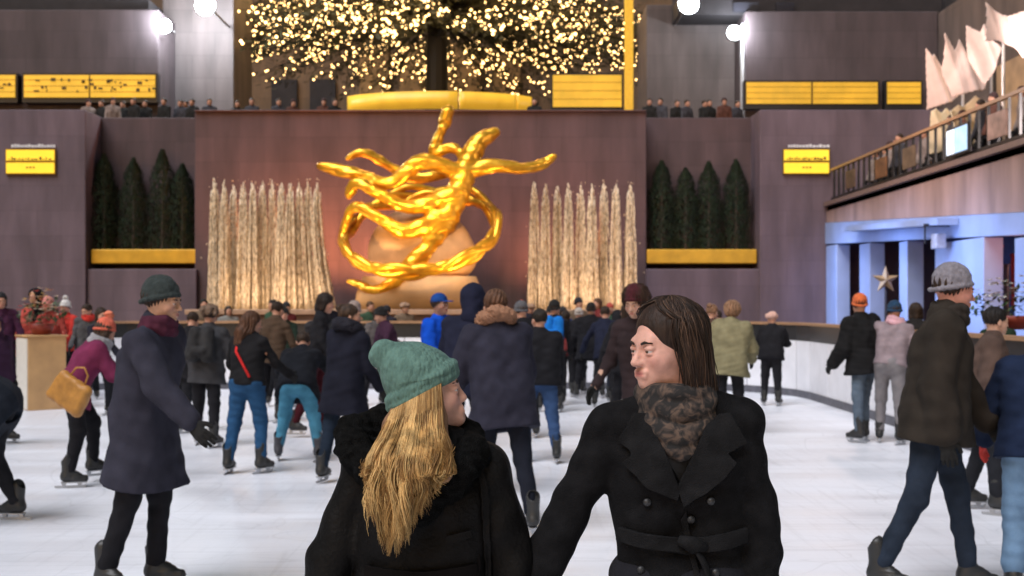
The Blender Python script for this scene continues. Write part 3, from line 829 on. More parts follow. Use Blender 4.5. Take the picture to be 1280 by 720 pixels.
# --- upper terrace: back walls
UY = 40.0
def bld(name, label, cat='building'):
    r = empty(name, (0, 0, 0)); tag(r, label, cat); return r
ub = bld('stone_building', 'grey purple stone building wing above the left terrace with lit gold display cases')
MB().box(-40, wx(198, UY), UY, UY + 3, 6.3, wz(12, UY)).build('wall', stone('mauve_limestone', (.075, .056, .062), 1.8, .9), ub, bevel=.03)
MB().box(wx(203, 42), wx(292, 42), 42, 45, 6.3, wz(-30, 42)).build('wall', M_up, ub, bevel=.03)
MB().box(wx(196, 40.6), wx(204, 40.6), 40.6, 43, 6.3, wz(24, 40.6)).build('pilaster', mat('floodlit_stone', (.5, .5, .52), .6, var=.1), ub)  # pale colour carries the floodlight's bright streak down this edge
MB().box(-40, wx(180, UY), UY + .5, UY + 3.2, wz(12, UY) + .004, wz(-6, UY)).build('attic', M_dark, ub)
ur = bld('stone_building', 'grey stone building wing above the right terrace with gold display cases')
MB().box(wx(932, UY), 14.2, UY, UY + 3, 6.3, wz(14, UY)).build('wall', stone('mauve_limestone', (.12, .1, .11)), ur, bevel=.03)
MB().box(wx(808, 42), wx(931, 42) + .2, 42, 45, 6.3, wz(6, 42)).build('wall', M_up, ur, bevel=.03)
MB().box(wx(925, 40.6), wx(934, 40.6), 40.3, 40.58, 6.3, wz(32, 40.6)).build('pilaster', mat('floodlit_stone', (.5, .5, .52)), ur)  # same floodlight streak put into the pale colour
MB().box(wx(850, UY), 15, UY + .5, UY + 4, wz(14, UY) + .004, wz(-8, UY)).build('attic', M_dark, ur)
for (x0_, x1_) in ((950, 985), (1010, 1035)): MB().box(wx(x0_), wx(x1_), UY + .3, UY + .498, wz(11, UY), wz(0, UY)).build('window', mat('dark_glass', (.03, .03, .04), .15, var=0), ur)
cb = bld('brown_building', 'dim brown building behind the lit tree with dark doorways')
M_bb = stone('warm_brown_stone', (.15, .095, .055), 1.4, .8)
MB().box(-13.5, 8, 60, 66, 6.3, 24).build('wall', M_bb, cb)
for (a, b) in ((340, 372), (388, 420), (735, 760)): MB().box(wx(a, 60), wx(b, 60), 59.8, 59.998, 6.4, wz(100, 60)).build('doorway', M_dark, cb)
for (a, b) in ((450, 486), (500, 540), (556, 600), (616, 650)):
    MB().box(wx(a, 60), wx(b, 60), 59.7, 59.998, 6.4, wz(55, 60)).build('bronze_panel', mat('bronze_panel', (.26, .16, .07), .5, .3, var=.3, scale=2), cb)
sky_b = bld('dark_tower', 'unlit dark tower rising behind the stone wings at the top of the view')
MB().box(-60, 60, 80, 90, 6.3, 46).build('wall', M_dark, sky_b)
for i in range(14):
    x_ = -44 + i * 6.6; MB().box(x_, x_ + 2.6, 79.9, 79.998, 20.0, 24.5).build('window', mat('dim_window', (.06, .05, .06), .3, var=.1), sky_b)

# gold display cases on the terrace wings
def case(x0, x1, y0, y1, label, Y=UY - .35, marks=True, es=.62, parts=2):
    root = empty('display_case', (wx((x0 + x1) / 2, Y), Y, wz(y1, Y) - .02)); tag(root, label, 'display case')
    w = (x1 - x0) / 2 * Y / F; h = (y1 - y0) * Y / F
    MB().box(-w - .04, w + .04, .02, .34, -.14, h + .04).build('frame', M_black, root)
    mm = mat('case_glow_%.2f' % es, (.5, .28, .02), .5, var=.35, scale=1.3, emit=(1, .56, .05), es=es)
    st = 2 * w / parts; rr = random.Random(int(x0))
    for q in range(parts): MB().box(-w + q * st + .03, -w + (q + 1) * st - .03, -.02, .018, .03, h - .03).build('light_panel', mm, root)
    m = MB()
    for q in range(3): m.box(-w + .02, w - .02, -.03, -.022, h * (.25 + .25 * q), h * (.25 + .25 * q) + .02)
    m.build('louvre', mat('louvre_gold', (.45, .26, .02), .5), root)
    if marks:
        m = MB()
        for q in range(int(34 * w / 2.2)):
            x_ = rr.uniform(-w * .85, w * .95); z_ = rr.uniform(.12, h * .75); m.box(x_, x_ + rr.uniform(.03, .16), -.045, -.032, z_, z_ + rr.uniform(.04, .12))
        m.build('marking', M_mark, root)
case(-12, 20, 92, 122, 'short lit gold display case cut by the left edge of the picture', parts=1)
case(29, 195, 92, 122, 'long lit gold display case with dark marks on the left terrace wing')
case(932, 1098, 101, 130, 'long gold display case on the right terrace wing', marks=False, es=.42)
case(1108, 1152, 101, 130, 'short gold display case in the right corner of the terrace', marks=False, es=.5, parts=1)
case(690, 778, 92, 134, 'square gold shopfront panel under the right side of the lit tree', Y=41.0, marks=False, es=.5, parts=1)
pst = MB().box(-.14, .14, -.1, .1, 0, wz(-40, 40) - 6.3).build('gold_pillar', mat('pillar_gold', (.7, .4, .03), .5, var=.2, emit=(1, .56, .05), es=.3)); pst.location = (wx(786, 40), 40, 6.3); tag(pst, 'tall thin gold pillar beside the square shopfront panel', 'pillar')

# curved gilded parapet seat; its emission stands in for warm light on gold paint
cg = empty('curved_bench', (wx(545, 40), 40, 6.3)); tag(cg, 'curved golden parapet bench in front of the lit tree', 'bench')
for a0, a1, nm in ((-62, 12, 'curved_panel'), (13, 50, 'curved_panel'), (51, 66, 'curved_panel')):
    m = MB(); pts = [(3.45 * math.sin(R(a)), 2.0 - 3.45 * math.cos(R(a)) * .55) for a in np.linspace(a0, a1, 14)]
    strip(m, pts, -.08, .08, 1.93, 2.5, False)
    m.build(nm, mat('bench_gold_glow', (.7, .4, .03), .45, var=.2, scale=2, emit=(1, .55, .04), es=.38), cg, True)
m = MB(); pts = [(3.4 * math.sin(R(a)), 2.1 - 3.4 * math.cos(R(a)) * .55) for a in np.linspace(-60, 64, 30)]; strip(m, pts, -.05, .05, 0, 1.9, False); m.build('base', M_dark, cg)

# --- lit tree
TX, TY = wx(545, 50), 50.0
tree = empty('christmas_tree', (TX, TY, 6.3)); tag(tree, 'huge fir tree strung with hundreds of warm white bulbs above the fountain', 'tree')
MB().tube([(0, 0, 0), (.05, 0, 8), (0, 0, 21)], [.55, .4, .05], 12).build('trunk', mat('shaded_bark', (.010, .007, .005)), tree)  # bark darkened to hold the shade under the canopy
rr = random.Random(5); nm_ = MB(); bulbs = []; tw = MB()
for i in range(560):
    t = rr.random() ** 2.0; z = 7.2 + t * 14.5; a = rr.random() * 6.283
    z -= 1.0 * max(0, -math.sin(a) - .3) * (t < .35); Rr = (8.9 * (1 - t) ** .85 + .3) * rr.uniform(.86, 1.08); dr_ = rr.uniform(.14, .26) * Rr
    pts = [Vector((math.cos(a) * Rr * q, math.sin(a) * Rr * q, z - dr_ * q * q + .10 * Rr * max(0, q - .7))) for q in (0, .25, .5, .75, 1)]
    tw.tube(pts, [.07, .055, .04, .025, .01], 4, cap=False)
    for q in range(int(120 * Rr / 8) + 14):
        s_ = rr.uniform(.2, 1.03) ** .8; j = min(3, int(s_ * 4)); u = s_ * 4 - j; c = pts[j].lerp(pts[j + 1], min(1.1, u))
        c += Vector((rr.gauss(0, .2), rr.gauss(0, .2), rr.gauss(-.10, .16)))
        d = Vector((math.cos(a) + rr.uniform(-.9, .9), math.sin(a) + rr.uniform(-.9, .9), rr.uniform(-.7, .3))).normalized(); w = d.cross(Vector((rr.uniform(-1, 1), rr.uniform(-1, 1), 1))).normalized()
        L_ = rr.uniform(.14, .34); nm_.add([c - w * .035, c + w * .035, c + d * L_ + w * .012, c + d * L_ - w * .012], [(0, 1, 2, 3)])
    for q in range(int(4 + Rr * 1.05)):
        s_ = rr.uniform(.45, 1.03); j = min(3, int(s_ * 4)); u = s_ * 4 - j; c = pts[j].lerp(pts[j + 1], min(1.05, u)); c += Vector((rr.gauss(0, .16), rr.gauss(0, .16), rr.uniform(-.2, .08)))
        bulbs.append(c)
tw.build('branches', mat('shaded_bark', (.010, .007, .005)), tree)
nm_.build('needles', mat('fir_needles', (.045, .045, .016), .7, var=.5, scale=3), tree)
M_bulb = mat('bulb_glow', (1, .8, .5), .4, var=0, emit=(1.0, .60, .22), es=8.0); M_bulb.cycles.emission_sampling = 'NONE'
bulbs.sort(key=lambda c: c.y * .7 + c.z)        # the ones that hang lowest and nearest first
bm1 = MB().ball((0, 0, 0), .05, 8, 6).me('bulb', True)
for c in bulbs[:100]:
    o = link('bulb', bm1, M_bulb, tree); o.location = c
m = MB()
for c in bulbs[100:]:
    m.ball(c, rr.uniform(.026, .052), 6, 4)
o = m.build('string_lights', M_bulb, tree, True); o['kind'] = 'stuff'

# --- floodlights over the terrace
M_flood = mat('flood_glow', (1, 1, 1), .3, var=0, emit=(.86, .93, 1), es=40)
def flood(x, y, Y, label, wide=.30, base=6.3):
    p = at(x, y, Y); root = empty('floodlight', (p.x, p.y, base)); tag(root, label, 'floodlight')
    root.location.z = p.z; h = 0
    MB().tube([(0, .1, 0), (0, .9, .05), (0, 42 - Y if Y < 39.3 else 1.05, .06)], .04, 8).build('bracket', mat('bracket_grey', (.12, .11, .11), .6), root)
    MB().tube([(0, .1, h), (0, -.14, h)], [wide * .8, wide], 16).build('housing', M_black, root)
    MB().tube([(0, -.142, h), (0, -.155, h)], [wide * .92, wide * .9], 20).build('lens', M_flood, root)
    return root
flood(258, 8, 39, 'bright round floodlight on a bracket beside the lit tree, upper left', .36)
flood(207, 34, 39.5, 'smaller floodlight by the pale pilaster of the left wing', .26)
flood(860, 6, 39, 'bright round floodlight on a bracket beside the lit tree, upper right', .36)
flood(917, 42, 39.5, 'smaller floodlight by the pale pilaster of the right wing', .26)

def light(kind, name, loc, col, e, size=.5, target=None, spot=None, blend=.6):
    l = bpy.data.lights.new(name, kind); l.color = col; l.energy = e
    if kind == 'AREA': l.size = size
    elif kind != 'SUN': l.shadow_soft_size = size
    if spot: l.spot_size = R(spot); l.spot_blend = blend
    o = bpy.data.objects.new(name, l); COL.objects.link(o); o.location = loc
    if target is not None: o.rotation_euler = (Vector(target) - Vector(loc)).to_track_quat('-Z', 'Y').to_euler()
    return o
for x, y, Y, e in ((258, 14, 40.4, 700), (203, 26, 39.6, 500), (860, 12, 40.8, 900), (920, 36, 39.6, 500)):
    p = at(x, y, Y); light('POINT', 'floodlight_lamp', p, (.85, .93, 1), e * 1.1, .25)

# ---------------- right side wing along X = 9.43
RX = 9.43
def ry(x): return RX * F / (x - 640)
def rz(x, y): return CAMZ + (HZ - y) * ry(x) / F
side = bld('side_wing', 'brown stone side wing with a blue lit colonnade below and a balcony above')
def quad_wall(name, ya, yb, za0, za1, zb0, zb1, x0, x1, m, parent=side):
    v = [(x, y, z) for x in (x0, x1) for (y, z) in ((ya, za0), (yb, zb0), (yb, zb1), (ya, za1))]
    return MB().add(v, [(3, 2, 1, 0), (4, 5, 6, 7), (0, 1, 5, 4), (1, 2, 6, 5), (2, 3, 7, 6), (3, 0, 4, 7)]).build(name, m, parent)
TZ = 4.62
def soff(Y): return 3.3 + (Y - 20) * (4.12 - 3.3) / 16
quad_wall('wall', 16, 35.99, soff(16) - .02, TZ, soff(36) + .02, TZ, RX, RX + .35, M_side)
M_blue = mat('blue_lit_paint', (.30, .39, .62), .55, var=.12, scale=1.2)
quad_wall('lintel', 16, 35.98, 2.75, soff(16) - .03, 3.5, soff(36) + .01, RX - .04, RX + .3, M_blue)
cols = [(1035, 1048), (1077, 1090), (1127, 1137), (1172, 1233), (1272, 1320)]
for a, b in cols:
    MB().box(RX - .06, RX + .34, max(16, ry(b)), min(35.97, ry(a)), 0, 2.748 + (max(16, ry(b)) - 16) * .036).build('column', M_blue, side, bevel=.02)
quad_wall('canopy', 25.2, 32.5, 3.36, 3.50, 3.66, 3.80, RX - .5, RX - .05, M_blue)
MB().box(RX + .36, RX + .5, 16, 35.9, 0, .9).build('inner_wall', mat('navy_wall', (.03, .04, .12), .6, var=.3), side)
MB().box(RX + 3.2, RX + 3.4, 16, 35.9, 0, 4.2).build('inner_wall', mat('navy_wall', (.03, .04, .12)), side)
MB().box(RX - .0, 20, 16, 35.9, TZ - .14, TZ - .005).build('balcony_floor', M_dark, side)
MB().box(RX - .10, RX + .40, 16, 35.95, TZ, TZ + .12).build('coping', mat('coping_brown', (.20, .13, .11), .6), side)
rl = empty('balcony_rail', (RX, 16, TZ + .12)); tag(rl, 'dark balcony railing with wooden handrail along the side wing', 'railing')
MB().box(.06, .16, 0, 19.8, .92, .99).build('handrail', M_wood, rl); MB().box(.08, .14, 0, 19.8, .08, .13).build('bottom_rail', M_black, rl)
for i in range(40): MB().box(.085, .135, i * .5, i * .5 + .05, .13, .92).build('baluster', M_black, rl)
for i, (x, c, lab) in enumerate(((1062, (.1, .06, .04), 'dark'), (1100, (.16, .07, .03), 'rusty'), (1135, (.12, .08, .05), 'brown'), (1245, (.35, .22, .18), 'rosy'))):
    Y = ry(x); b = MB().box(-.02, .01, -.45, .45, .0, .5).build('notice_board', mat('board_' + lab, c, .6, var=.4, scale=4)); b.location = (RX + .03, Y, TZ + .32); tag(b, f'{lab} board hung on the balcony railing', 'board')
ls = empty('lit_screen', (RX - .05, ry(1199), TZ + .22)); tag(ls, 'pale blue lit screen hung on the balcony railing', 'screen')
MB().box(.0, .05, -.62, .62, 0, .62).build('frame', M_black, ls)
MB().box(-.012, -.002, -.58, .1, .05, .57).build('display', mat('screen_blue', (.4, .6, .8), .3, var=.3, scale=5, emit=(.45, .68, 1), es=.8), ls)
MB().box(-.012, -.002, .14, .58, .05, .57).build('display', mat('screen_white', (.7, .8, .9), .3, var=.2, scale=5, emit=(.75, .85, 1), es=.9), ls)
# tall building on the right of the terrace
tb = bld('tall_building', 'tall brown stone building rising behind the pale flags on the right')
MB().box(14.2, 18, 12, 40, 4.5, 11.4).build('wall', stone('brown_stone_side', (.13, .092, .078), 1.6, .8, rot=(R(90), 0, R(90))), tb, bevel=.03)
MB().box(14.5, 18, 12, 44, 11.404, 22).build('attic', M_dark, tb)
for (a, b, z0_, z1_) in ((31.5, 35, 6.5, 8.6), (26, 30.3, 6.2, 8.6), (20, 25, 6, 8.6)):
    MB().box(14.08, 14.198, a, b, z0_, z1_).build('shop_window', mat('shop_tan', (.36, .22, .12), .5, var=.3, scale=1.5, emit=(1, .6, .3), es=.06), tb)
    MB().box(14.02, 14.078, b - .12, b + .2, z0_ - 1, z1_).build('pilaster', M_black, tb)

# pale flags on the right
M_flag = mat('pale_flag', (.80, .60, .53), .8, var=.1, scale=3)
M_cream = mat('cream_banner', (.72, .60, .40), .8, var=.12, scale=3)
def flag(pts, Y, label, grp, m=M_flag, seed=0, basez=TZ):
    mx_, my_ = sum(p[0] for p in pts) / len(pts), sum(p[1] for p in pts) / len(pts)
    P_ = [at(mx_ + (x - mx_) * 1.32, my_ + (y - my_) * 1.12, Y) for x, y in pts]; c = sum(P_, Vector()) / len(P_); xs = [p.x for p in P_]; zs = [p.z for p in P_]
    root = empty('flag', (max(xs) + .06, Y, basez)); tag(root, label, 'flag', grp)
    MB().tube([(0, 0, 0), (0, 0, max(zs) - basez - .1)], [.045, .03], 8).build('pole', mat('pole_steel', (.5, .5, .52), .4, .6, var=0), root)
    rr = random.Random(seed); n = 26; v = []; idx = {}; mm = MB(); pa = [(p.x, p.z) for p in P_]
    def inside(x, z):
        c_ = False
        for i in range(len(pa)):
            (x1_, z1_), (x2_, z2_) = pa[i], pa[i - 1]
            if (z1_ > z) != (z2_ > z) and x < (x2_ - x1_) * (z - z1_) / (z2_ - z1_) + x1_: c_ = not c_
        return c_
    N = 60; dx = (max(xs) - min(xs)) / N; dz = (max(zs) - min(zs)) / N; vid = {}
    def vv(i, j):
        if (i, j) not in vid:
            x = min(xs) + i * dx; z = min(zs) + j * dz
            y = .16 * math.sin((x * 1.2 + z * .5) * 5 + seed) + .05 * math.sin(x * 17 + z * 6 + seed)
            vid[(i, j)] = len(v); v.append((x - max(xs) - .06, y, z - basez))
        return vid[(i, j)]
    fs = []
    for i in range(N):
        for j in range(N):
            if inside(min(xs) + (i + .5) * dx, min(zs) + (j + .5) * dz): fs.append((vv(i, j), vv(i + 1, j), vv(i + 1, j + 1), vv(i, j + 1)))
    mm.add(v, fs); o = mm.build('flag_cloth', m, root, True); so = o.modifiers.new('thick', 'SOLIDIFY'); so.thickness = .02
G = 'pale flags hanging on the right terrace'
flag([(1159, 66), (1166, 76), (1170, 70), (1180, 88), (1194, 116), (1186, 124), (1164, 132)], 29, 'pale pointed flag farthest left of the flags above the balcony', G, seed=1)
flag([(1184, 46), (1194, 66), (1198, 54), (1210, 72), (1228, 98), (1226, 108), (1196, 116), (1186, 90)], 27, 'pale twin pointed flag between the farthest flag and the tallest one', G, seed=2)
flag([(1213, 34), (1222, 44), (1228, 34), (1234, 50), (1245, 60), (1232, 100), (1216, 72)], 25, 'narrow pale flag tucked behind the large near flag', G, seed=3)
flag([(1236, 10), (1256, 22), (1284, 14), (1296, 60), (1280, 66), (1262, 56), (1240, 50)], 22, 'large pale flag folded like a hand at the right edge', G, seed=4)
flag([(1165, 142), (1172, 138), (1178, 142), (1184, 136), (1191, 142), (1191, 184), (1166, 188)], 28.5, 'cream scalloped banner below the farthest pale flag', 'cream banners above the balcony rail', M_cream, 5)
flag([(1194, 140), (1202, 132), (1208, 134), (1214, 124), (1222, 130), (1225, 176), (1194, 182)], 27.5, 'cream scalloped banner below the twin pointed flag', 'cream banners above the balcony rail', M_cream, 6)

# things inside the red window bay
for i, (y_, w_, c, h0_, h1_, lab) in enumerate(((25.15, .42, (.55, .03, .02), 1.5, 2.9, 'red banner inside the shop bay, nearest the blue panel'), (24.7, .2, (.35, .35, .4), 1.2, 2.5, 'grey banner between the red ones in the shop bay'), (24.3, .28, (.6, .06, .05), 1.6, 2.7, 'red banner deeper in the shop bay beside the grey one'), (23.9, .25, (.05, .2, .55), 1.8, 3.0, 'blue banner at the right end of the shop bay'))):
    b = MB(); b.box(-.02, .02, -w_ / 2, w_ / 2, 0, h1_ - h0_); b.tube([(0, -w_ / 2 - .05, h1_ - h0_), (0, w_ / 2 + .05, h1_ - h0_)], .025, 6)
    o = b.build('shop_banner', mat('banner%d' % i, c, .6, var=.4, scale=4)); o.location = (RX + .75, y_, h0_); tag(o, lab, 'banner')
cam_f = empty('wall_lamp', (RX - .3, ry(1190), 3.0)); tag(cam_f, 'grey boxy lamp bracket on the blue colonnade', 'lamp')
MB().box(-.3, .24, -.03, .03, .36, .42).build('arm', M_black, cam_f); MB().tube([(-.28, 0, .36), (-.28, 0, .0)], .02, 6).build('rod', M_black, cam_f)
MB().box(-.12, .1, -.22, .1, -.12, .2).build('housing', mat('lamp_grey', (.4, .42, .5), .5), cam_f, bevel=.02)

# --- podium with flowers on the left
pd = empty('podium', (wx(52, 19.5), 19.5, 0)); pd.rotation_euler = (0, 0, R(38)); tag(pd, 'pale and tan box podium beside the rink on the left', 'podium')
MB().box(-.3, .3, -.3, .3, 0, 1.17).build('cabinet', mat('podium_tan', (.55, .33, .15), .5, var=.15, scale=3), pd, bevel=.01)
MB().box(-.315, -.302, -.29, .29, .02, 1.15).build('side_panel', mat('podium_cream', (.66, .62, .55), .6, var=.05), pd)
MB().box(-.33, .33, -.33, .33, 1.172, 1.2).build('top', mat('podium_tan', (.5, .3, .15)), pd, bevel=.008)
def bouquet(name, loc, label, cols_, rad, n, seed, cat='flowers', hgt=.35):
    rr = random.Random(seed); root = empty(name, loc); tag(root, label, cat)
    m = MB(); m.tube([(0, 0, 0), (0, 0, .1), (0, 0, .18)], [rad * .35, rad * .5, rad * .55], 14); m.build('pot', mat('pot_red', (.25, .04, .03), .5), root, True)
    g = MB()
    for i in range(n * 8):
        a = rr.random() * 6.283; t = rr.random() ** .5; c = Vector((math.cos(a) * rad * t, math.sin(a) * rad * t, .15 + hgt * (1 - t * t * .7) * rr.random()))
        d = Vector((rr.uniform(-1, 1), rr.uniform(-1, 1), rr.uniform(-.2, 1))).normalized(); w = d.cross(Vector((.3, .1, 1))).normalized(); L_ = rr.uniform(.06, .12)
        g.add([c, c + d * L_ * .5 + w * L_ * .25, c + d * L_, c + d * L_ * .5 - w * L_ * .25], [(0, 1, 2, 3)])
    g.build('leaves', mat('leaf_green', (.04, .08, .03), .6, var=.5, scale=9), root)
    for q, cc in enumerate(cols_):
        g = MB()
        for i in range(n):
            a = rr.random() * 6.283; t = rr.random() ** .6; c = Vector((math.cos(a) * rad * t, math.sin(a) * rad * t, .2 + hgt * (1 - t * t * .6) * rr.uniform(.5, 1.05)))
            for j in range(6):
                b = j * 1.047 + rr.random(); d = Vector((math.cos(b), math.sin(b), .35)).normalized(); w = Vector((-math.sin(b), math.cos(b), 0)); L_ = rr.uniform(.04, .075)
                g.add([c, c + d * L_ * .6 + w * L_ * .3, c + d * L_, c + d * L_ * .6 - w * L_ * .3], [(0, 1, 2, 3)])
        g.build('petals', mat('petal_%d_%s' % (q, name), cc, .6, var=.25, scale=20), root)
bouquet('flower_arrangement', (pd.location.x, 19.5, 1.2), 'red and white flower arrangement on top of the podium', [(.5, .03, .02), (.75, .6, .45), (.5, .3, .08)], .36, 22, 1, hgt=.55)
bouquet('planter_shrub', (wx(1262, 16), 16.0, 1.362), 'leafy shrub with white blossoms at the right edge behind the barrier', [(.75, .75, .7), (.6, .5, .4)], .6, 30, 3, 'shrub', hgt=.5)

# star ornament behind the barrier
st = empty('star_ornament', (at(1107, 350, 25).x, 25, 0)); tag(st, 'tan star ornament on a stick above the crowd in front of the blue colonnade', 'star ornament')
m = MB(); pts = []
for i in range(10):
    r_ = .30 if i % 2 == 0 else .12; a = R(90 + 36 * i); pts.append((r_ * math.cos(a), 2.2 + r_ * math.sin(a)))
n = 10; v = [(x, 0, z) for x, z in pts] + [(0, -.09, 2.2), (0, .09, 2.2)]
m.add(v, [(i, (i + 1) % 10, 10) for i in range(10)] + [((i + 1) % 10, i, 11) for i in range(10)]); m.build('star', mat('star_tan', (.26, .16, .07), .5, .2), st)
MB().tube([(0, 0, 0), (0, 0, 2.0)], .025, 8).build('stick', M_black, st)

# ------------------------------------------------------------------ lights of the place and added fill
w = bpy.data.worlds.new('World'); scn.world = w; w.use_nodes = True
nt = w.node_tree; bg = nt.nodes['Background']; sk = nt.nodes.new('ShaderNodeTexSky'); sk.sky_type = 'NISHITA'
sk.sun_disc = False; sk.sun_elevation = R(7); sk.sun_rotation = R(200); sk.air_density = 1.6; sk.dust_density = 2.5; sk.ozone_density = 1.6
nt.links.new(sk.outputs[0], bg.inputs['Color']); bg.inputs['Strength'].default_value = .10
sun = light('SUN', 'overhead_floods', (0, 0, 30), (.97, .96, 1.0), 3.5, target=None); sun.data.angle = R(40)
sun.rotation_euler = (R(26), R(-22), 0)
# sculpture and fountain lamps (small submerged and rim-mounted spots)
light('SPOT', 'sculpture_spot', (wx(525, 31) - 2.2, 30.2, 1.7), (1, .62, .22), 520, .15, target=(wx(525, SY), SY, 5), spot=70)
light('SPOT', 'sculpture_spot', (wx(525, 31) + 2.2, 30.2, 1.7), (1, .62, .22), 520, .15, target=(wx(525, SY), SY, 5), spot=70)
light('SPOT', 'sculpture_spot', (wx(525, 29), 28.2, 6.9), (1, .66, .28), 900, .2, target=(wx(525, SY), SY, 3.6), spot=44)
for x in (-7.6, -6.6, -5.6, .8, 1.9, 2.9):
    light('POINT', 'jet_lamp', (x, 32.2, 2.0), (1, .66, .38), 34, .4)
light('SPOT', 'wall_wash', (-6.6, 34.6, 1.9), (1, .34, .12), 1300, .3, target=(-6.6, 36.3, 6.6), spot=140, blend=1)
light('SPOT', 'wall_wash', (-4.2, 34.6, 1.9), (1, .34, .12), 1200, .3, target=(-4.4, 36.3, 6.6), spot=140, blend=1)
light('SPOT', 'wall_wash', (1.0, 34.6, 1.9), (1, .34, .15), 850, .3, target=(1.2, 36.3, 6.6), spot=140, blend=1)
# glow of the bulbs inside the tree
for p in ((-5, -4.5, 8.2), (0, -6, 8.2), (5, -4.5, 8.2), (0, -5, 11)):
    light('POINT', 'tree_glow', (TX + p[0], TY + p[1], 6.3 + p[2]), (1, .60, .24), 620, .9)
light('POINT', 'terrace_lamp', (wx(550, 44), 42.5, 9.0), (1, .62, .25), 260, .3)
for y in (33.5, 29, 24.5, 20):
    l_ = light('AREA', 'blue_strip', (RX - 2.4, y, 2.9), (.38, .54, 1), 80, 2.4, target=(RX + .3, y, 1.6)); l_.data.spread = R(120)
light('POINT', 'shop_lamp', (RX + .5, 22.6, 2.9), (1, .35, .25), 45, .1)
light('SPOT', 'flag_spot', (RX + .7, 20, 5.2), (1, .84, .80), 1500, .2, target=at(1215, 70, 27), spot=80)
light('POINT', 'balcony_fill', (12.5, 29, 7.6), (1, .72, .5), 150, .3)  # added warm fill over the balcony, no visible fixture
light('POINT', 'balcony_fill', (RX - 2.5, 27, 7.2), (1, .74, .66), 420, .3)  # added fill to brighten the wing wall, no visible fixture

# ------------------------------------------------------------------ camera
cd = bpy.data.cameras.new('camera'); cam = bpy.data.objects.new('camera', cd); COL.objects.link(cam)
cam.location = (0, 0, CAMZ); cam.rotation_euler = (R(90), 0, 0)
cd.sensor_width = 36; cd.lens = F / 1280 * 36; cd.shift_y = (HZ - 360) / 1280; cd.clip_end = 400; cd.clip_start = .05
cd.dof.use_dof = True; cd.dof.focus_distance = 3.3; cd.dof.aperture_fstop = 5.6
scn.camera = cam
vs = scn.view_settings; vs.view_transform = 'Standard'; vs.look = 'None'; vs.gamma = 1; vs.use_curve_mapping = False; vs.exposure = 0
cy = scn.cycles; cy.use_denoising = True; cy.max_bounces = 6; cy.diffuse_bounces = 3; cy.glossy_bounces = 3; cy.transparent_max_bounces = 12
cy.sample_clamp_indirect = 3; cy.sample_clamp_direct = 0; cy.caustics_reflective = False; cy.caustics_refractive = False
cy.use_light_tree = True; cy.use_adaptive_sampling = True; cy.adaptive_threshold = .02
# =================================================================== PEOPLE
def P_(x, top, feet=None, Y=None, hx=None, **kw):
    """place a skater: pixel column, head-top row, and feet row or distance"""
    if Y is None: Y = F * CAMZ / (feet - HZ)
    s = F / Y; zt = CAMZ + (HZ - top) / s; lab = kw.pop('label')
    if 'H' not in kw: kw['H'] = max(1.0, 1.72 * (zt - kw.get('z0', 0) - .155) / 1.62)
    q = random.Random(int(x * 7 + Y * 13))             # everyone stands a little differently
    kw.setdefault('armL', (q.uniform(-10, 32), q.uniform(6, 22), q.uniform(8, 55))); kw.setdefault('armR', (q.uniform(-10, 32), q.uniform(6, 22), q.uniform(8, 55)))
    a = q.uniform(-14, 14); kw.setdefault('legL', (4 + a, q.uniform(2, 10), q.uniform(4, 18))); kw.setdefault('legR', (4 - a, q.uniform(2, 10), q.uniform(4, 18)))
    kw.setdefault('lean', q.uniform(2, 15)); kw.setdefault('side', q.uniform(-5, 5)); kw.setdefault('hyaw', q.uniform(-35, 35)); kw.setdefault('hpitch', q.uniform(-6, 14))
    return person(lab, (x - 640) / s, Y, **kw)

BLK = (.013, .013, .016); NAVY = (.014, .017, .035); JEAN = (.035, .07, .16)
# ---- near blurred passers-by
P_(170, 337, Y=7.05, label='passer-by in a long grey navy coat and maroon scarf striding right, left foreground',
   yaw=78, lean=11, hyaw=4, hpitch=2, H=1.84, tcol=(.030, .030, .045), hem=.36, puff=.03, quilt=0, collar=.05,
   pcol=(.012, .012, .015), legL=(5, 4, 10), legR=(-4, 3, 14), armR=(34, 10, 12), armL=(-16, 10, 18),
   hat='beanie', hatc=(.035, .045, .045), hair='short', scarf=(.07, .018, .035), skinc=(.46, .26, .17), lod=0)
P_(-8, 420, feet=655, label='skater in a dark jacket bent low and cut by the left edge', yaw=-82, lean=52, H=1.72, hpitch=-30,
   tcol=(.013, .017, .026), hem=.16, puff=.035, legL=(36, 6, 40), legR=(10, 6, 34), armL=(50, 8, 20), armR=(30, 8, 30), hat='cap', lod=0)
P_(1160, 312, Y=7.0, label='tall passer-by in an olive brown jacket and grey beanie, right foreground',
   yaw=72, lean=7, H=1.93, hyaw=18, hpitch=6, tcol=(.026, .021, .017), hem=.15, puff=.06, collar=.06, pcol=(.018, .026, .042),
   legL=(16, 3, 8), legR=(-12, 3, 14), armL=(14, 8, 22), armR=(-10, 8, 20), hat='beanie', hatc=(.20, .19, .22), hair='short', scarf=(.03, .025, .022),
   skinc=(.55, .26, .20), lod=0)
P_(1296, 380, Y=6.9, label='skater in a navy jacket, pale blue jeans and red gloves cut by the right edge', yaw=150, lean=12, H=1.58,
   tcol=(.010, .018, .045), hem=.10, puff=.03, pcol=(.16, .27, .42), wide=.01, legL=(10, 5, 8), legR=(-6, 6, 10), armL=(10, 26, 25), armR=(8, 14, 20),
   glove=(.55, .06, .05), hat='beanie', hatc=BLK, hair='short', lod=0)
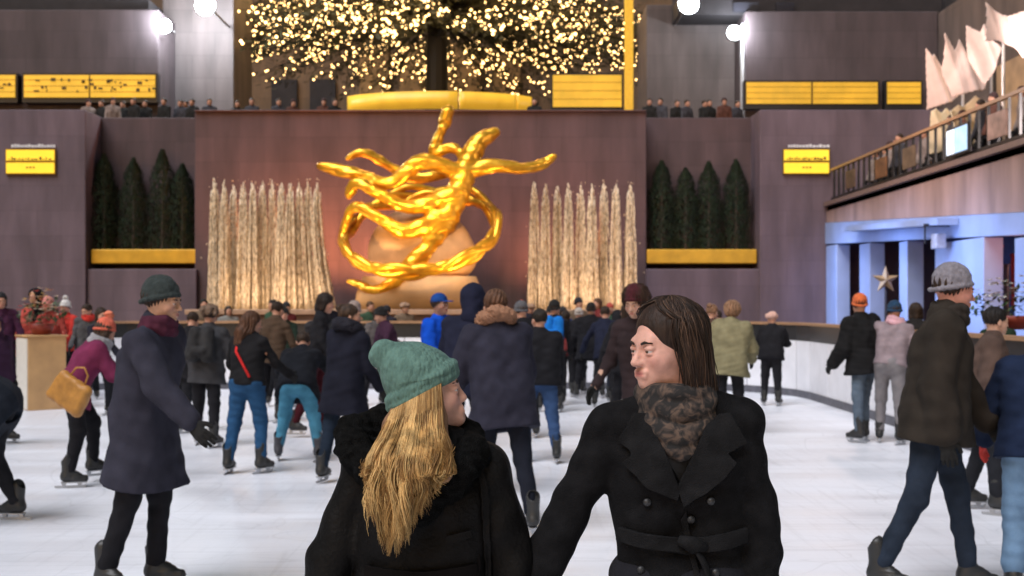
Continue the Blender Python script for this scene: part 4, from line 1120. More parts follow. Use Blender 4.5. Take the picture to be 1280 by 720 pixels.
# ---- left group
P_(96, 393, feet=606, label='skater in a burgundy jacket and coral knitted hat bending over on the left', yaw=120, lean=30, H=1.62, tcol=(.16, .025, .07),
   hem=.10, puff=.02, pcol=BLK, legL=(34, 5, 34), legR=(6, 8, 20), armL=(42, 8, 20), armR=(30, 8, 40), hat='beanie', hatc=(.62, .14, .09), pom=(.65, .2, .12),
   hair='bob', hairc=(.05, .03, .02), scarf=(.30, .30, .32), glove=(.5, .25, .2), bag=((.42, .19, .035), (-3.96, 10.75, .90)), lod=1)
P_(257, 378, feet=558, label='skater in a charcoal jacket with back turned beside the long coat', yaw=172, lean=5, tcol=(.045, .045, .05), hem=.18, puff=.02,
   pcol=BLK, hat='fluffy', hatc=(.16, .11, .08), pack=(.03, .03, .032), armL=(10, 16, 30), legR=(-8, 6, 4))
P_(307, 384, feet=592, label='woman with long brown hair, red strap and blue jeans seen from behind', yaw=160, lean=6, tcol=(.012, .012, .014), hem=.03,
   pcol=(.02, .07, .16), hair='long', hairc=(.07, .032, .018), strap=(.6, .03, .03), armL=(24, 22, 40), armR=(26, 18, 35), legL=(-4, 7, 6), legR=(12, 4, 16))
P_(372, 416, feet=577, label='child in a black jacket and pale blue jeans bending forward with feet apart', yaw=176, lean=42, H=1.52, tcol=(.010, .011, .015), hem=.08, puff=.02,
   pcol=(.07, .24, .36), legL=(22, 13, 30), legR=(18, 14, 26), armL=(40, 26, 20), armR=(50, 30, 20), hat=None, hair='short', boot=(.05, .05, .06))
P_(388, 362, feet=545, label='skater with dark hair in black facing right behind the long navy coat', yaw=95, tcol=BLK, hem=.12, hair='bob', hairc=(.02, .014, .012), pcol=(.05, .008, .012), hyaw=5, legL=(8, 4, 10), legR=(-12, 4, 10))
P_(427, 376, feet=603, label='woman in a long black navy coat with hood down, walking away to the right', yaw=150, lean=4, hyaw=-45, tcol=(.010, .011, .020), hem=.30, puff=.015,
   fur=(.02, .02, .028), hair='bun', hairc=(.05, .03, .02), pcol=(.012, .02, .035), armL=(16, 14, 60), armR=(8, 10, 30), legL=(-8, 4, 8), legR=(10, 4, 10))
P_(447, 374, Y=17.5, label='person in a grey knitted hat just behind the long navy coat', yaw=-70, tcol=(.12, .11, .12), hat='beanie', hatc=(.30, .24, .22), hair=None)
P_(541, 363, Y=14.2, label='skater in a bright blue jacket and blue cap left of the big navy coat', yaw=60, lean=8, tcol=(.005, .07, .52), hem=.08, puff=.025, hat='cap', hatc=(.01, .05, .22),
   hair='short', skinc=(.3, .16, .11), armL=(12, 20, 40), armR=(14, 14, 30))
P_(566, 398, Y=15.4, label='child in a pink jacket between the blue jacket and the navy hood', yaw=170, H=1.3, tcol=(.62, .20, .30), hat='beanie', hatc=(.5, .05, .05), hair=None)
P_(582, 350, Y=10.6, label='tall person with a dark navy hood up beside the big navy coat', yaw=165, tcol=(.013, .015, .032), hem=.15, hood=(.013, .015, .034), puff=.02, hair=None)
P_(632, 362, feet=668, label='man in a big dark navy coat with tan fur hood, back to the camera', yaw=-158, lean=13, H=1.82, hpitch=14, tcol=(.026, .026, .042), hem=.24, puff=.045,
   fur=(.30, .16, .10), hair='short', hairc=(.10, .05, .03), pcol=(.010, .012, .02), armL=(16, 14, 30), armR=(10, 12, 20), legL=(14, 3, 16), legR=(-12, 3, 10), collar=.03, lod=0)
P_(676, 380, feet=578, label='skater in a black jacket and blue jeans right of the big navy coat', yaw=-168, lean=9, tcol=BLK, hem=.10, puff=.03, hair='short', hairc=(.02, .015, .012), pcol=JEAN,
   armL=(14, 16, 30), armR=(6, 10, 20), legL=(16, 6, 30), legR=(-10, 5, 6))
P_(688, 372, feet=515, label='skater with a bright blue rucksack and dark beanie behind the black jacket', yaw=178, tcol=BLK, pack=(.01, .16, .55), hat='beanie', pcol=BLK)
P_(708, 386, feet=496, label='slim skater in black just left of the pair by the far boards', yaw=170, tcol=BLK, hair='long', hairc=(.02, .013, .01), pcol=BLK)
P_(737, 376, feet=498, label='skater in a black coat with legs apart near the far boards', yaw=180, tcol=(.012, .012, .015), hem=.26, puff=.03, hat='beanie', pcol=BLK, legL=(4, 12, 4), legR=(4, 12, 4), armL=(8, 22, 30), armR=(8, 22, 30))
P_(772, 386, feet=502, label='skater in black with a dark hood next to the man with long hair', yaw=175, tcol=BLK, hood=(.015, .015, .018), hair=None, pcol=(.02, .025, .04), legL=(8, 8, 10), armR=(10, 20, 30))
P_(808, 343, Y=10.2, label='person with maroon knitted hat right behind the man with long hair', yaw=-35, H=1.86, tcol=(.03, .02, .022), hat='beanie', hatc=(.06, .015, .02), hair='curly', hairc=(.03, .015, .01), skinc=(.5, .3, .22))
P_(912, 374, Y=15.6, label='person in a khaki tan coat with curly light hair, back turned, right of the middle', yaw=172, lean=6, tcol=(.21, .19, .11), hem=.20, puff=.05, hair='curly', hairc=(.26, .15, .09), pcol=BLK, armL=(12, 14, 40), armR=(12, 14, 40))
P_(884, 376, Y=17.5, label='person with a brown bun half hidden beside the khaki coat', yaw=160, tcol=(.09, .05, .04), hair='bun', hairc=(.22, .12, .07))
P_(964, 389, feet=507, label='girl in black with a fluffy pink tan hat standing by the right boards', yaw=165, H=1.52, tcol=BLK, hem=.10, puff=.02, hat='fluffy', hatc=(.58, .36, .30), hair=None, pcol=BLK, bag=None, legL=(6, 4, 8), legR=(-3, 4, 4), armL=(14, 18, 50))
P_(1079, 350, feet=552, label='skater in a bulky black jacket and grey jeans by the blue colonnade, back turned', yaw=-150, lean=4, side=5, H=1.80, tcol=(.011, .011, .012), hem=.16, puff=.06, hat='beanie', hatc=(.6, .14, .05), hair='short', pcol=(.09, .12, .16),
   legL=(-4, 10, 6), legR=(10, -4, 14))
P_(1112, 352, Y=14.6, label='skater with dark blue hat, pale pink scarf and grey trousers', yaw=150, H=1.72, tcol=(.25, .2, .22), hat='beanie', hatc=(.02, .05, .10), scarf=(.6, .35, .4), pcol=(.18, .17, .18), hem=.02)
P_(1228, 378, Y=9.8, label='person in a brown jacket with dark hair behind the olive brown jacket', yaw=70, tcol=(.085, .055, .045), puff=.03, hem=.2, hair='short', hairc=(.012, .01, .01), skinc=(.5, .3, .22), armL=(20, 10, 40), lean=8)
P_(2, 362, Y=20.4, label='person with dark hair and purple jacket at the left edge of the crowd', yaw=30, tcol=(.06, .02, .05), hair='bob', hairc=BLK)
P_(-4, 388, Y=14.5, label='person in a plum hooded jacket at the very left edge above the bent skater', yaw=60, H=1.5, tcol=(.045, .02, .045), hood=(.05, .02, .045), hair=None)
P_(32, 376, Y=21.2, label='person in a coral red hood left of the podium', yaw=20, H=1.6, tcol=(.5, .08, .06), hood=(.55, .10, .08), hair=None)
P_(50, 358, Y=22.0, label='tall person with a black hood behind the podium flowers', yaw=10, tcol=BLK, hood=BLK, hair=None)
P_(88, 372, Y=22.3, label='person in a red jacket and white hat right of the podium flowers', yaw=-30, tcol=(.5, .04, .03), hat='beanie', hatc=(.6, .6, .6), pom=(.6, .6, .6), hair='short')

# ---- more skaters crowding the far half of the ice
more = [
 (338, 374, 528, 'skater in a brown jacket between the long brown hair and the bent child', dict(yaw=160, tcol=(.07, .045, .03), hair='short', pcol=BLK)),
 (351, 381, 508, 'short skater in a dark green coat and black beanie on the far ice', dict(yaw=20, tcol=(.02, .035, .025), hem=.2, hat='beanie')),
 (408, 372, 540, 'skater in a charcoal hood close behind the long navy coat', dict(yaw=200, tcol=(.03, .03, .034), hood=(.03, .03, .034), hair=None)),
 (467, 383, 506, 'skater in a grey tweed jacket and dark bob left of the blue jacket', dict(yaw=40, tcol=(.10, .09, .09), hair='bob', pcol=BLK)),
 (490, 380, 520, 'skater in a plum jacket and black beanie left of the blue jacket', dict(yaw=-60, tcol=(.05, .02, .04), hat='beanie')),
 (603, 378, 512, 'skater in an olive parka and brown hair half hidden by the big navy coat', dict(yaw=30, tcol=(.06, .06, .035), hem=.22, hairc=(.09, .05, .03))),
 (657, 374, 548, 'skater in a black coat and grey beanie right behind the big navy coat', dict(yaw=190, tcol=BLK, hat='beanie', hatc=(.1, .1, .11), puff=.02)),
 (697, 378, 505, 'skater in a dark red jacket behind the bright blue rucksack', dict(yaw=-20, tcol=(.12, .02, .02), hat='beanie', pcol=BLK)),
 (722, 383, 492, 'small skater in black with a pale hat farthest off near the boards', dict(yaw=160, tcol=BLK, hat='beanie', hatc=(.4, .36, .33), pcol=BLK)),
 (756, 378, 510, 'skater in a navy jacket and black trousers near the far boards, arms out', dict(yaw=170, tcol=NAVY, pcol=BLK, armL=(10, 34, 20), armR=(10, 30, 20))),
 (786, 374, 545, 'skater in a black puffed jacket beside the long dark hair', dict(yaw=185, tcol=BLK, puff=.04, hair='bob', pcol=BLK)),
 (846, 379, 515, 'skater in a dark teal jacket behind the shoulder of the dark-haired person', dict(yaw=175, tcol=(.01, .04, .045), hat='beanie')),
 (896, 384, 500, 'small skater in a navy coat left of the khaki coat', dict(yaw=160, tcol=NAVY, hem=.2, hair='short')),
 (226, 384, 540, 'skater in a black coat half hidden by the long grey navy coat', dict(yaw=150, tcol=BLK, hem=.2, hair='short')),
 (120, 380, 520, 'skater in a dark jacket behind the coral knitted hat', dict(yaw=60, tcol=(.02, .02, .03), hair='bob')),
 (70, 368, 498, 'person in a white and red knitted hat behind the podium', dict(yaw=-10, tcol=(.3, .05, .04), hat='beanie', hatc=(.6, .25, .22), hair=None)),
 (108, 376, 500, 'person in a grey coat with red scarf left of the long coat', dict(yaw=10, tcol=(.08, .08, .085), scarf=(.5, .04, .03), hair='short')),
 (1142, 372, 540, 'skater in a dark jacket just left of the tall olive brown jacket', dict(yaw=150, tcol=(.02, .018, .018), hair='bob')),
 (1248, 384, 545, 'skater in a dark green jacket by the right boards', dict(yaw=-40, tcol=(.015, .03, .018), hat='beanie')),
]
for x_, t_, f_, lb_, kw_ in more: P_(x_, t_, feet=f_, label=lb_, **kw_)
# ---- onlookers behind the far boards
rr = random.Random(11)
cc_ = [((.02, .02, .03), 'black'), ((.16, .03, .03), 'dark red'), ((.03, .05, .14), 'navy'), ((.18, .13, .09), 'brown'), ((.25, .24, .22), 'pale grey'), ((.04, .08, .05), 'dark green')]
hn = [('beanie', (.03, .03, .035), 'a dark beanie'), (None, None, 'bare brown hair'), ('fluffy', (.3, .2, .14), 'a fluffy tan hat'), ('beanie', (.4, .08, .06), 'a red beanie'), (None, None, 'bare black hair')]
spots = [(254, 25.6), (285, 26.2), (343, 25.4), (357, 26.6), (409, 25.7), (462, 26.3), (484, 25.5), (505, 26.8), (606, 26.2), (652, 25.6), (664, 26.7), (703, 25.9), (722, 26.6), (748, 25.6), (762, 26.4), (790, 25.8), (838, 26.3), (853, 25.5)]
used = set()
for i, (x, Y) in enumerate(spots):
    for tr in range(40):
        c = cc_[rr.randrange(6)]; h = hn[rr.randrange(5)]
        if (c[1], h[2]) not in used: break
    used.add((c[1], h[2]))
    person(f'onlooker with {h[2]} and {c[1]} jacket behind the far boards', (x - 640) * Y / F, Y, H=rr.uniform(1.58, 1.82), yaw=rr.uniform(-50, 50), tcol=c[0], hat=h[0], hatc=h[1] or BLK,
           hair=None if h[0] == 'fluffy' else rr.choice(['short', 'bob', 'long']), hairc=(.08, .04, .02) if 'brown' in h[2] else (.015, .012, .01), group='onlookers behind the far boards', lod=2, puff=.02)

# ---- small figures on the terrace and on the balcony: a few builds, copied
protos = []
for i, (c, h) in enumerate((((.02, .02, .02), None), ((.09, .04, .03), 'beanie'), ((.05, .05, .06), None), ((.25, .2, .18), 'beanie'))):
    protos.append(person('dark small figure', 0, 0, H=1.7, yaw=0, tcol=c, hat=h, hatc=(.05, .03, .03), hair='short', lod=2)['root'])
pu = [False] * 4
def small(x, y, z, yaw, label, grp, kinds=None):
    q = rr.choice(kinds or (0, 1, 2, 3))
    o = copy_tree(protos[q]) if pu[q] else protos[q]
    pu[q] = True; o.location = (x, y, z); o.rotation_euler = (0, 0, R(yaw)); o['label'] = label; o['group'] = grp
for x in (110, 128, 141, 155, 168, 182, 206, 226, 233, 241, 262, 297, 315, 348, 366, 405, 418, 668, 812, 826, 846, 858, 880, 886, 905, 921):
    Y = rr.uniform(38.3, 38.9); small(wx(x, Y), Y, 6.55, rr.uniform(-40, 40), 'small dark figure in the row looking over the top of the fountain wall', 'crowd on the upper terrace', (0, 2) if rr.random() < .7 else (1, 3))
for x in (1052, 1063, 1075, 1088, 1097, 1108, 1121, 1133, 1147, 1158, 1172, 1188, 1206, 1222, 1240, 1256, 1270):
    Y = ry(x); small(RX + .55 + rr.uniform(0, .5), Y, TZ - .25, rr.uniform(-130, -50), 'small dark figure in the row leaning on the balcony railing', 'crowd along the balcony railing')

# =================================================================== THE COUPLE
from mathutils.bvhtree import BVHTree
def drape(name, obj, poly, m, parent, off=.006, thick=.008, h=.0028, frm=-1, mat4=None):
    """a cloth patch (outline in x,z) laid on the front of a garment"""
    me = obj.data; n = len(me.vertices); co = np.empty(n * 3, np.float32); me.vertices.foreach_get('co', co); co = co.reshape(-1, 3)
    if not hasattr(obj, 'name') or obj.name not in BV:
        BV[obj.name] = BVHTree.FromPolygons([tuple(v) for v in co.tolist()], [tuple(p.vertices) for p in me.polygons])
    bv = BV[obj.name]; xs = [p[0] for p in poly]; zs = [p[1] for p in poly]
    def inside(x, z):
        c_ = False
        for i in range(len(poly)):
            (a, b), (c, d) = poly[i], poly[i - 1]
            if (b > z) != (d > z) and x < (c - a) * (z - b) / (d - b) + a: c_ = not c_
        return c_
    nx = int((max(xs) - min(xs)) / h) + 1; nz = int((max(zs) - min(zs)) / h) + 1; vid = {}; v = []; fs = []
    def vv(i, j):
        if (i, j) in vid: return vid[(i, j)]
        x = min(xs) + i * h; z = min(zs) + j * h; r = bv.ray_cast(Vector((x, frm * 2, z)), Vector((0, -frm, 0)))
        y = r[0].y if r[0] is not None else None
        vid[(i, j)] = None if y is None or y * frm < -.02 else len(v)
        if vid[(i, j)] is not None: v.append([x, y + frm * off, z])
        return vid[(i, j)]
    for i in range(nx):
        for j in range(nz):
            if inside(min(xs) + (i + .5) * h, min(zs) + (j + .5) * h):
                q = (vv(i, j), vv(i + 1, j), vv(i + 1, j + 1), vv(i, j + 1))
                if None not in q: fs.append(q if frm < 0 else q[::-1])
    o = MB().add(v, fs).build(name, m, parent, True)
    sm = o.modifiers.new('smooth', 'SMOOTH'); sm.iterations = 20; sm.factor = .6
    s_ = o.modifiers.new('thick', 'SOLIDIFY'); s_.thickness = thick; s_.offset = 1
    return o
BV = {}
WOOL = mat('black_wool', (.0085, .0085, .0095), .95, var=.3, scale=30, bump=.5, bscale=260, sheen=.0, spec=.08)
WOOL2 = mat('black_wool_facing', (.010, .010, .011), .9, var=.3, scale=30, bump=.5, bscale=260, spec=.12)

# ---- man
MX, MY = (848 - 640) / 470, 3.19
man = person('person with long dark hair, patterned scarf and black double-breasted coat', MX, MY, H=1.69, yaw=0, lean=2, hyaw=-60, hpitch=4, hroll=0,
   tcol=(.0085, .0085, .0095), hem=.34, puff=.002, slim=.88, fat=.93, nose=.7, side=-2, pcol=(.012, .012, .016), armR=(2, 26, 4, 28), armL=(0, 8, 8, 3), legL=(12, 4, 22), legR=(4, 5, 16),
   hair=None, skinc=(.62, .35, .28), glove=(.012, .012, .012), lod=-1, seed=21)
mr_ = man['root']; coat = man['coat']; coat.data.materials[0] = WOOL; coat.material_slots[0].material = WOOL
N_, C_, PV = man['N'], man['C'], man['P']
def lx(px_): return (px_ - 640) / 470 - MX
def lz(py_): return CAMZ + (HZ - py_) / 470
drape('lapel', coat, [(lx(838), lz(618)), (lx(843), lz(606)), (lx(806), lz(512)), (lx(786), lz(512)), (lx(766), lz(545)), (lx(784), lz(560)), (lx(772), lz(570)), (lx(800), lz(600))], WOOL2, coat, .012, .010)
drape('lapel', coat, [(lx(845), lz(625)), (lx(836), lz(600)), (lx(868), lz(530)), (lx(888), lz(512)), (lx(904), lz(512)), (lx(924), lz(548)), (lx(898), lz(560)), (lx(908), lz(572)), (lx(876), lz(606))], WOOL2, coat, .014, .011)
drape('inner_top', coat, [(lx(806), lz(500)), (lx(880), lz(500)), (lx(860), lz(560)), (lx(842), lz(596)), (lx(826), lz(570))], mat('black_knit', (.005, .005, .006), .9), coat, .002, .003)
drape('belt', coat, [(lx(770), lz(668)), (lx(770), lz(648)), (lx(850), lz(662)), (lx(925), lz(648)), (lx(925), lz(668)), (lx(850), lz(684))], WOOL2, coat, .010, .012)
drape('front_seam', coat, [(lx(842), lz(640)), (lx(850), lz(625)), (lx(866), lz(700)), (lx(880), lz(800)), (lx(870), lz(800)), (lx(856), lz(700))], WOOL2, coat, .006, .005)
bmat_ = mat('dark_button', (.018, .018, .02), .5, var=0)
def put(obj, x, z, off=.004):
    bv = BV[obj.name]; r = bv.ray_cast(Vector((x, -2, z)), Vector((0, 1, 0))); return Vector((x, r[0].y - off, z)) if r[0] else Vector((x, -.15, z))
for bx_, bz_ in ((802, 618), (878, 616), (856, 640), (795, 700), (884, 702)):
    p = put(coat, lx(bx_), lz(bz_), .014); MB().tube([p, p + Vector((0, .008, 0))], [.0095, .0105], 16).build('button', bmat_, coat, True)
p = put(coat, lx(856), lz(668), .03)
m = MB(); m.tube([p + Vector((-.035, 0, .012)), p + Vector((.0, -.012, 0)), p + Vector((.035, 0, -.006))], [.012, .022, .012], 10); 
o_, r_ = smooth([p, p + Vector((.03, -.012, -.05)), p + Vector((.05, -.006, -.12)), p + Vector((.055, .0, -.2))], [.014, .02, .018, .016]); m.tube(o_, r_, 10, flat=.35)
m.build('belt_knot', WOOL2, coat, True)

# hair, strand by strand, from a parting on top
HT = man['HT']
def hair_man(sd_, nn_):
    rr = random.Random(sd_); m = MB(); a_, b_, c_ = .080, .099, .093; cen = Vector((0, .018, .018))
    for i in range(nn_):
        ph = rr.uniform(-math.pi, math.pi)              # 0 = face front, +-pi = back
        layer = rr.random(); g = 1 + .02 + .08 * layer; pts = []
        ln = rr.uniform(.19, .27) if abs(ph) > .9 else rr.uniform(.14, .22)
        part = .010; sx = 1 if ph > 0 else -1; z_end = -.02; wob = rr.uniform(-.008, .008) * (2.0 if rr.random() < .08 else 1); w2 = rr.uniform(0, 6)
        face = abs(ph) < 1.15
        wa = .0035 + .0045 * (math.sin(ph * 5) * .5 + .5)
        for q in range(15):
            t = q / 14; th = .10 + 1.50 * min(1, t * 1.55)
            f_ = ph
            if face:
                tgt = sx * rr_clamp(1.28 + .12 * layer); f_ = ph + (tgt - ph) * min(1, max(0, (t * 1.55 - .18)) * 1.7) ** .8
            d = Vector((math.sin(th) * math.sin(f_) * a_, -math.sin(th) * math.cos(f_) * b_, math.cos(th) * c_)) * g
            p = cen + d
            if t > .62:
                dd = (t - .62) / .38; back = max(0, -math.cos(f_))
                p.z -= dd * (ln - .04); p.x += math.sin(f_) * (.012 * math.sin(dd * 3)) ; p.y += .012 * dd
            p.x += wa * math.sin(t * 7 + ph * 2) * t; p.y += wa * math.cos(t * 11 + ph * 3) * t; p.x += wob * math.sin(t * 7 + w2); p.y += wob * math.cos(t * 6 + w2) * .6
            pts.append(p)
        rad = [.0007 + .0014 * math.sin(math.pi * min(1, .15 + .85 * q / 14)) for q in range(15)]
        m.tube(pts, rad, 4, cap=False)
    return m
def rr_clamp(v): return v
g = Field(*[axis(man['HC'][i] - .24, man['HC'][i] + .2, .004) for i in range(3)]); g.T = HT
g.ell((0, .022, .022), (.083, .101, .094), 0)
for sx in (-1, 1): g.cap((sx * .070, .03, 0), (sx * .072, .04, -.13), .022, .026, .03)
g.cap((0, .075, 0), (0, .08, -.14), .06, .06, .04); g.ell((0, -.10, -.04), (.070, .075, .090), .012, sub=True)
hc_ = (.030, .017, .012)
hb_ = link('hair', g.mesh('hair'), hairmat(hc_), mr_)
for s_, c_h in ((3, (.036, .021, .015)), (8, (.018, .011, .008)), (15, (.075, .045, .030))):
    hs = hair_man(s_, 1000 if s_ < 10 else 380).build('hair_strands', hairmat(c_h), hb_, True); hs.matrix_local = HT

# patterned scarf wound round neck, deeper in front
def wrap(center, rings, thick, hd, seed, amp=.006):
    g = Field(*[axis(center[i] - .26, center[i] + .26, hd) for i in range(3)])
    for (rx_, ry_, zz, dip, th) in rings:
        for q in range(20):
            def cc(a): return center + Vector((math.cos(a) * rx_, math.sin(a) * ry_, zz + dip * min(0, math.sin(a))))
            g.cap(cc(2 * math.pi * q / 20), cc(2 * math.pi * (q + 1) / 20), th, k=.010)
    f1 = Fold(38, seed, st=(1, 1, 2.2)); f2 = Fold(95, seed + 1)
    g.disp(lambda a, b, c: amp * f1(a, b, c) + .002 * f2(a, b, c)); return g.mesh('scarf')
sm_ = bpy.data.materials.new('patterned_scarf'); Nn, Ll, bb = nodes(sm_)
tc = Nn.new('ShaderNodeTexCoord'); vo = Nn.new('ShaderNodeTexNoise'); vo.inputs['Scale'].default_value = 34; vo.inputs['Detail'].default_value = 4; vo.inputs['Distortion'].default_value = 1.2
Ll.new(tc.outputs['Object'], vo.inputs['Vector']); rp = Nn.new('ShaderNodeValToRGB'); e = rp.color_ramp.elements
e[0].position = .42; e[0].color = (.010, .009, .009, 1); e[1].position = .62; e[1].color = (.095, .062, .045, 1); q_ = e.new(.52); q_.color = (.045, .032, .026, 1)
Ll.new(vo.outputs['Fac'], rp.inputs[0]); Ll.new(rp.outputs[0], bb.inputs['Base Color']); bb.inputs['Roughness'].default_value = .9
sc_c = N_ + Vector((-.0, -.012, .01))
link('scarf', wrap(sc_c, [(.070, .076, .035, .015, .024), (.078, .086, .010, .035, .027), (.080, .092, -.02, .06, .028), (.060, .088, -.04, .09, .024)], .03, .004, 5), sm_, mr_)
hl_ = MB()

# ---- woman
WX, WYY = (523 - 640) / 470, 3.16
wom = person('person with long blonde hair and green knitted hat, looking up at the man', WX, WYY, H=1.545, yaw=0, lean=2, hyaw=94, hpitch=-12, hroll=0, side=3,
   tcol=(.011, .010, .010), hem=.26, puff=.004, slim=.92, nose=-.2, pcol=(.012, .012, .016), armL=(3, 17, 4, 10), armR=(2, 20, 6, 8), legL=(10, 4, 20), legR=(4, 5, 16),
   hair=None, skinc=(.60, .34, .26), glove=(.012, .012, .012), lod=-1, seed=33)
wr = wom['root']; wc = wom['coat']; LEA = mat('black_coat_leather', (.0055, .005, .005), .6, var=.35, scale=14, bump=.4, bscale=90, spec=.10)
wc.data.materials[0] = LEA; wc.material_slots[0].material = LEA
def wlx(px_): return (px_ - 640) / (F / WYY) - WX
def wlz(py_): return CAMZ + (HZ - py_) / (F / WYY)
WN = wom['N']
g = Field(axis(-.34, .34, .005), axis(WN.y - .26, WN.y + .28, .005), axis(WN.z - .26, WN.z + .22, .005))
key = [(-.02, -.145, -.085, .032), (-.10, -.125, -.04, .038), (-.155, -.06, .005, .044), (-.165, .04, .03, .048), (-.10, .12, .045, .05), (0, .145, .045, .048), (.085, .12, .045, .046), (.135, .05, .02, .042), (.145, -.05, -.01, .040), (.11, -.12, -.05, .036), (.03, -.150, -.12, .030)]
for i in range(len(key) - 1):
    a, b = key[i], key[i + 1]; g.cap((a[0], WN.y + a[1], WN.z + a[2]), (b[0], WN.y + b[1], WN.z + b[2]), a[3], b[3], .03)
    g.cap((a[0] * .8, WN.y + a[1] * .8, WN.z + a[2] - .04), (b[0] * .8, WN.y + b[1] * .8, WN.z + b[2] - .04), a[3], b[3], .03)
f1 = Fold(30, 8); f2 = Fold(150, 9); g.disp(lambda a, b, c: .007 * f1(a, b, c) + .004 * f2(a, b, c))
link('fur_collar', g.mesh('fur_collar'), mat('black_plush', (.006, .006, .006), 1.0, var=.5, scale=60, bump=1, bscale=220, spec=.05), wc)
drape('placket', wc, [(wlx(606), wlz(720)), (wlx(600), wlz(600)), (wlx(592), wlz(560)), (wlx(600), wlz(556)), (wlx(612), wlz(600)), (wlx(618), wlz(720))], LEA, wc, .006, .006)
drape('belt', wc, [(wlx(462), wlz(710)), (wlx(462), wlz(692)), (wlx(530), wlz(698)), (wlx(598), wlz(690)), (wlx(598), wlz(708)), (wlx(530), wlz(716))], mat('belt_leather', (.006, .005, .005), .8, spec=.05), wc, .008, .008)
drape('pocket_flap', wc, [(wlx(560), wlz(655)), (wlx(592), wlz(648)), (wlx(593), wlz(660)), (wlx(561), wlz(668))], LEA, wc, .006, .006)
drape('chest_seam', wc, [(wlx(548), wlz(640)), (wlx(545), wlz(600)), (wlx(549), wlz(600)), (wlx(552), wlz(640))], LEA, wc, .004, .004)
# strap loop hanging at her side
o_, r_ = smooth([(wlx(588), -.08, wlz(688)), (wlx(597), -.10, wlz(680)), (wlx(600), -.10, wlz(700)), (wlx(592), -.09, wlz(722)), (wlx(584), -.08, wlz(705))], [.006] * 5)
MB().tube(o_, r_, 8).build('belt_loop', mat('belt_leather', (.018, .016, .015)), wc, True)

# hat
WT = wom['HT']; hd = .003
g = Field(*[axis(wom['HC'][i] - .24, wom['HC'][i] + .24, hd) for i in range(3)]); g.T = WT
g.ell((0, .014, .030), (.087, .103, .095), 0); g.cap((0, .045, .068), (0, .100, .118), .062, .032, .05)
g.cap((0, .100, .122), (0, .118, .112), .030, .022, .02)
g.plane((0, -.07, .012), (0, -.30, -1))
rings = []
for lv, (zz, tk) in enumerate(((-.002, .0125), (.018, .0125))):
    for q in range(28):
        a0 = 2 * math.pi * q / 28; a1 = 2 * math.pi * (q + 1) / 28
        g.cap((math.cos(a0) * .083, .014 + math.sin(a0) * .098, zz - .033 * math.sin(a0)), (math.cos(a1) * .083, .014 + math.sin(a1) * .098, zz - .033 * math.sin(a1)), tk, k=.006)
f1 = Fold(34, 14, st=(1, 1, .5)); I = np.array(WT.inverted())
def ribs(a, b, c):
    x = I[0, 0] * a + I[0, 1] * b + I[0, 2] * c + I[0, 3]; y = I[1, 0] * a + I[1, 1] * b + I[1, 2] * c + I[1, 3]; z = I[2, 0] * a + I[2, 1] * b + I[2, 2] * c + I[2, 3]
    th = np.arctan2(x, y - .03); dg = np.sqrt(np.maximum(0, np.sin((y * .8 + z * 1.1) * 24 + .6)))
    return -.0016 * np.abs(np.sin(th * 30)) - .004 * f1(a, b, c) - .003 * dg * (z > .03)
g.disp(ribs); g.ell((0, 0, -.06), (.079, .098, .075), .004, sub=True)
link('hat', g.mesh('hat'), knit((.095, .175, .15)), wr)

# long blonde hair
HCw = wom['HC']
def sheet(u, L_, tipj=0.0, rg=None):
    j = (lambda v: rg.gauss(0, v)) if rg else (lambda v: 0.0)
    tx = 560 - 98 * u; ty = float(np.interp(u, [0, .22, .45, .67, .85, 1], [598, 617, 652, 686, 676, 632])) - tipj
    q = [(550 - u * 60, 480 + u * 32, HCw.y - .078 - .010 * L_ + .05 * (u - .4) ** 2), (553 - u * 72, 525 + 10 * u, HCw.y - .100 - .026 * L_ + .05 * (u - .4) ** 2),
         (561 - u * 93, 562, WN.y - .165 - .040 * L_ + .1 * (u - .5) ** 2), (564 - u * 106 + j(2), 592, WN.y - .205 - .04 * L_ + .12 * (u - .5) ** 2),
         (563 - u * 103 + j(2.5), .5 * 592 + .5 * ty, WN.y - .205 - .04 * L_ + .12 * (u - .5) ** 2), (tx + j(5), ty, WN.y - .19 - .035 * L_)]
    return [Vector(((x - 640) * (WYY + y) / F - WX, y, CAMZ + (HZ - z) * (WYY + y) / F)) for x, z, y in q]
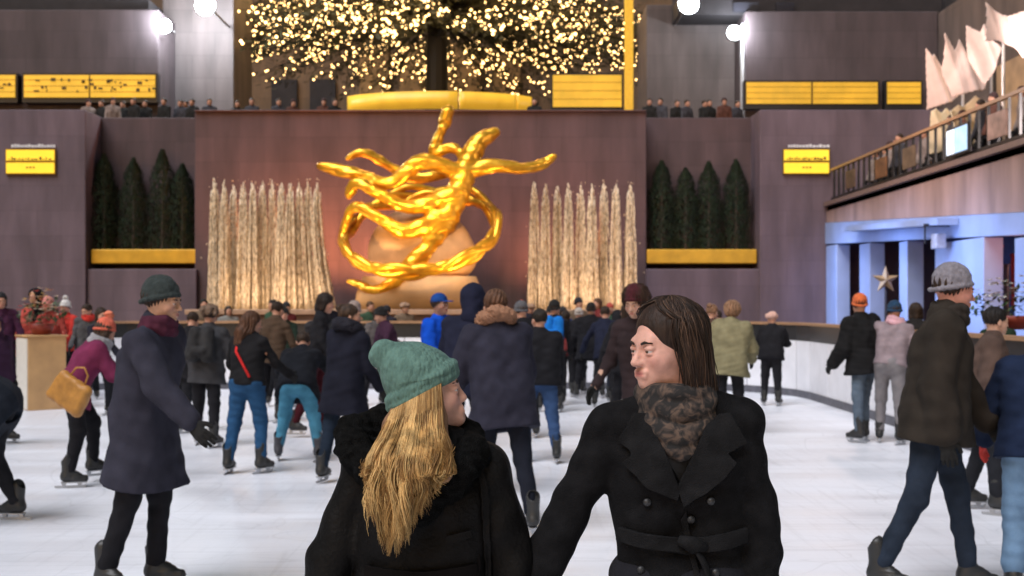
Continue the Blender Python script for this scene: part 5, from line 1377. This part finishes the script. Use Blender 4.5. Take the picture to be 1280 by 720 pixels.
def hair_woman():
    rg = random.Random(9); mbs = [MB(), MB(), MB()]
    locks = [(rg.uniform(0, 1), rg.random(), rg.choice((-6, 0, 4, 10, 22, 40)), rg.uniform(.002, .0065), rg.uniform(0, 6.28), rg.gauss(0, .0022), rg.randrange(3)) for _ in range(95)]
    for i in range(4600):
        lk = locks[int(rg.random() ** .9 * len(locks))]; u = min(1.03, max(-.02, lk[0] + rg.gauss(0, .03))); L_ = min(1, max(0, lk[1] + rg.gauss(0, .10)))
        p = sheet(u, L_, lk[2] + rg.uniform(-4, 16)); pc = sheet(lk[0], lk[1], lk[2])
        for q, f_ in ((2, .15), (3, .35), (4, .6), (5, .85)): p[q] = p[q].lerp(pc[q] + (p[q] - pc[q]) * .3 + Vector((0, 0, p[q].z - pc[q].z)), f_)
        for q in (3, 4, 5): p[q] = p[q] + Vector((rg.gauss(0, .0035), rg.gauss(0, .003), 0)) + Vector((lk[5] * (q - 2), 0, 0))
        wv = lk[3]; w0 = lk[4] + rg.gauss(0, .18)
        o, r = smooth(p, [.0012, .0015, .0016, .0015, .0012, .0003], 5)
        for q in range(4, len(o)): t = q / len(o); o[q] = o[q] + Vector((math.sin(t * 13 + w0) * (wv + .002) * t * 1.7, math.cos(t * 10 + w0) * wv * 1.6, 0))
        mbs[lk[6] if rg.random() < .7 else rg.randrange(3)].tube(o, [x * rg.uniform(.6, 1.1) for x in r], 4, cap=False)
    return mbs
g = Field(axis(-.3, .2, .005), axis(WN.y - .32, WN.y + .12, .005), axis(.85, 1.62, .005))
for u in (.12, .37, .62, .86):
    p = sheet(u, 0, 45); rr_ = [.018, .026, .026, .024, .018, .008]
    p = [q + Vector((0, .026, 0)) for q in p]
    for i in range(5): g.cap(p[i], p[i + 1], rr_[i], rr_[i + 1], .02)
hbw = link('hair', g.mesh('hair'), hairmat((.22, .12, .045)), wr)
for mb_, c in zip(hair_woman(), ((.40, .235, .085), (.24, .13, .045), (.52, .34, .14))): mb_.build('hair_strands', hairmat(c), hbw, True)
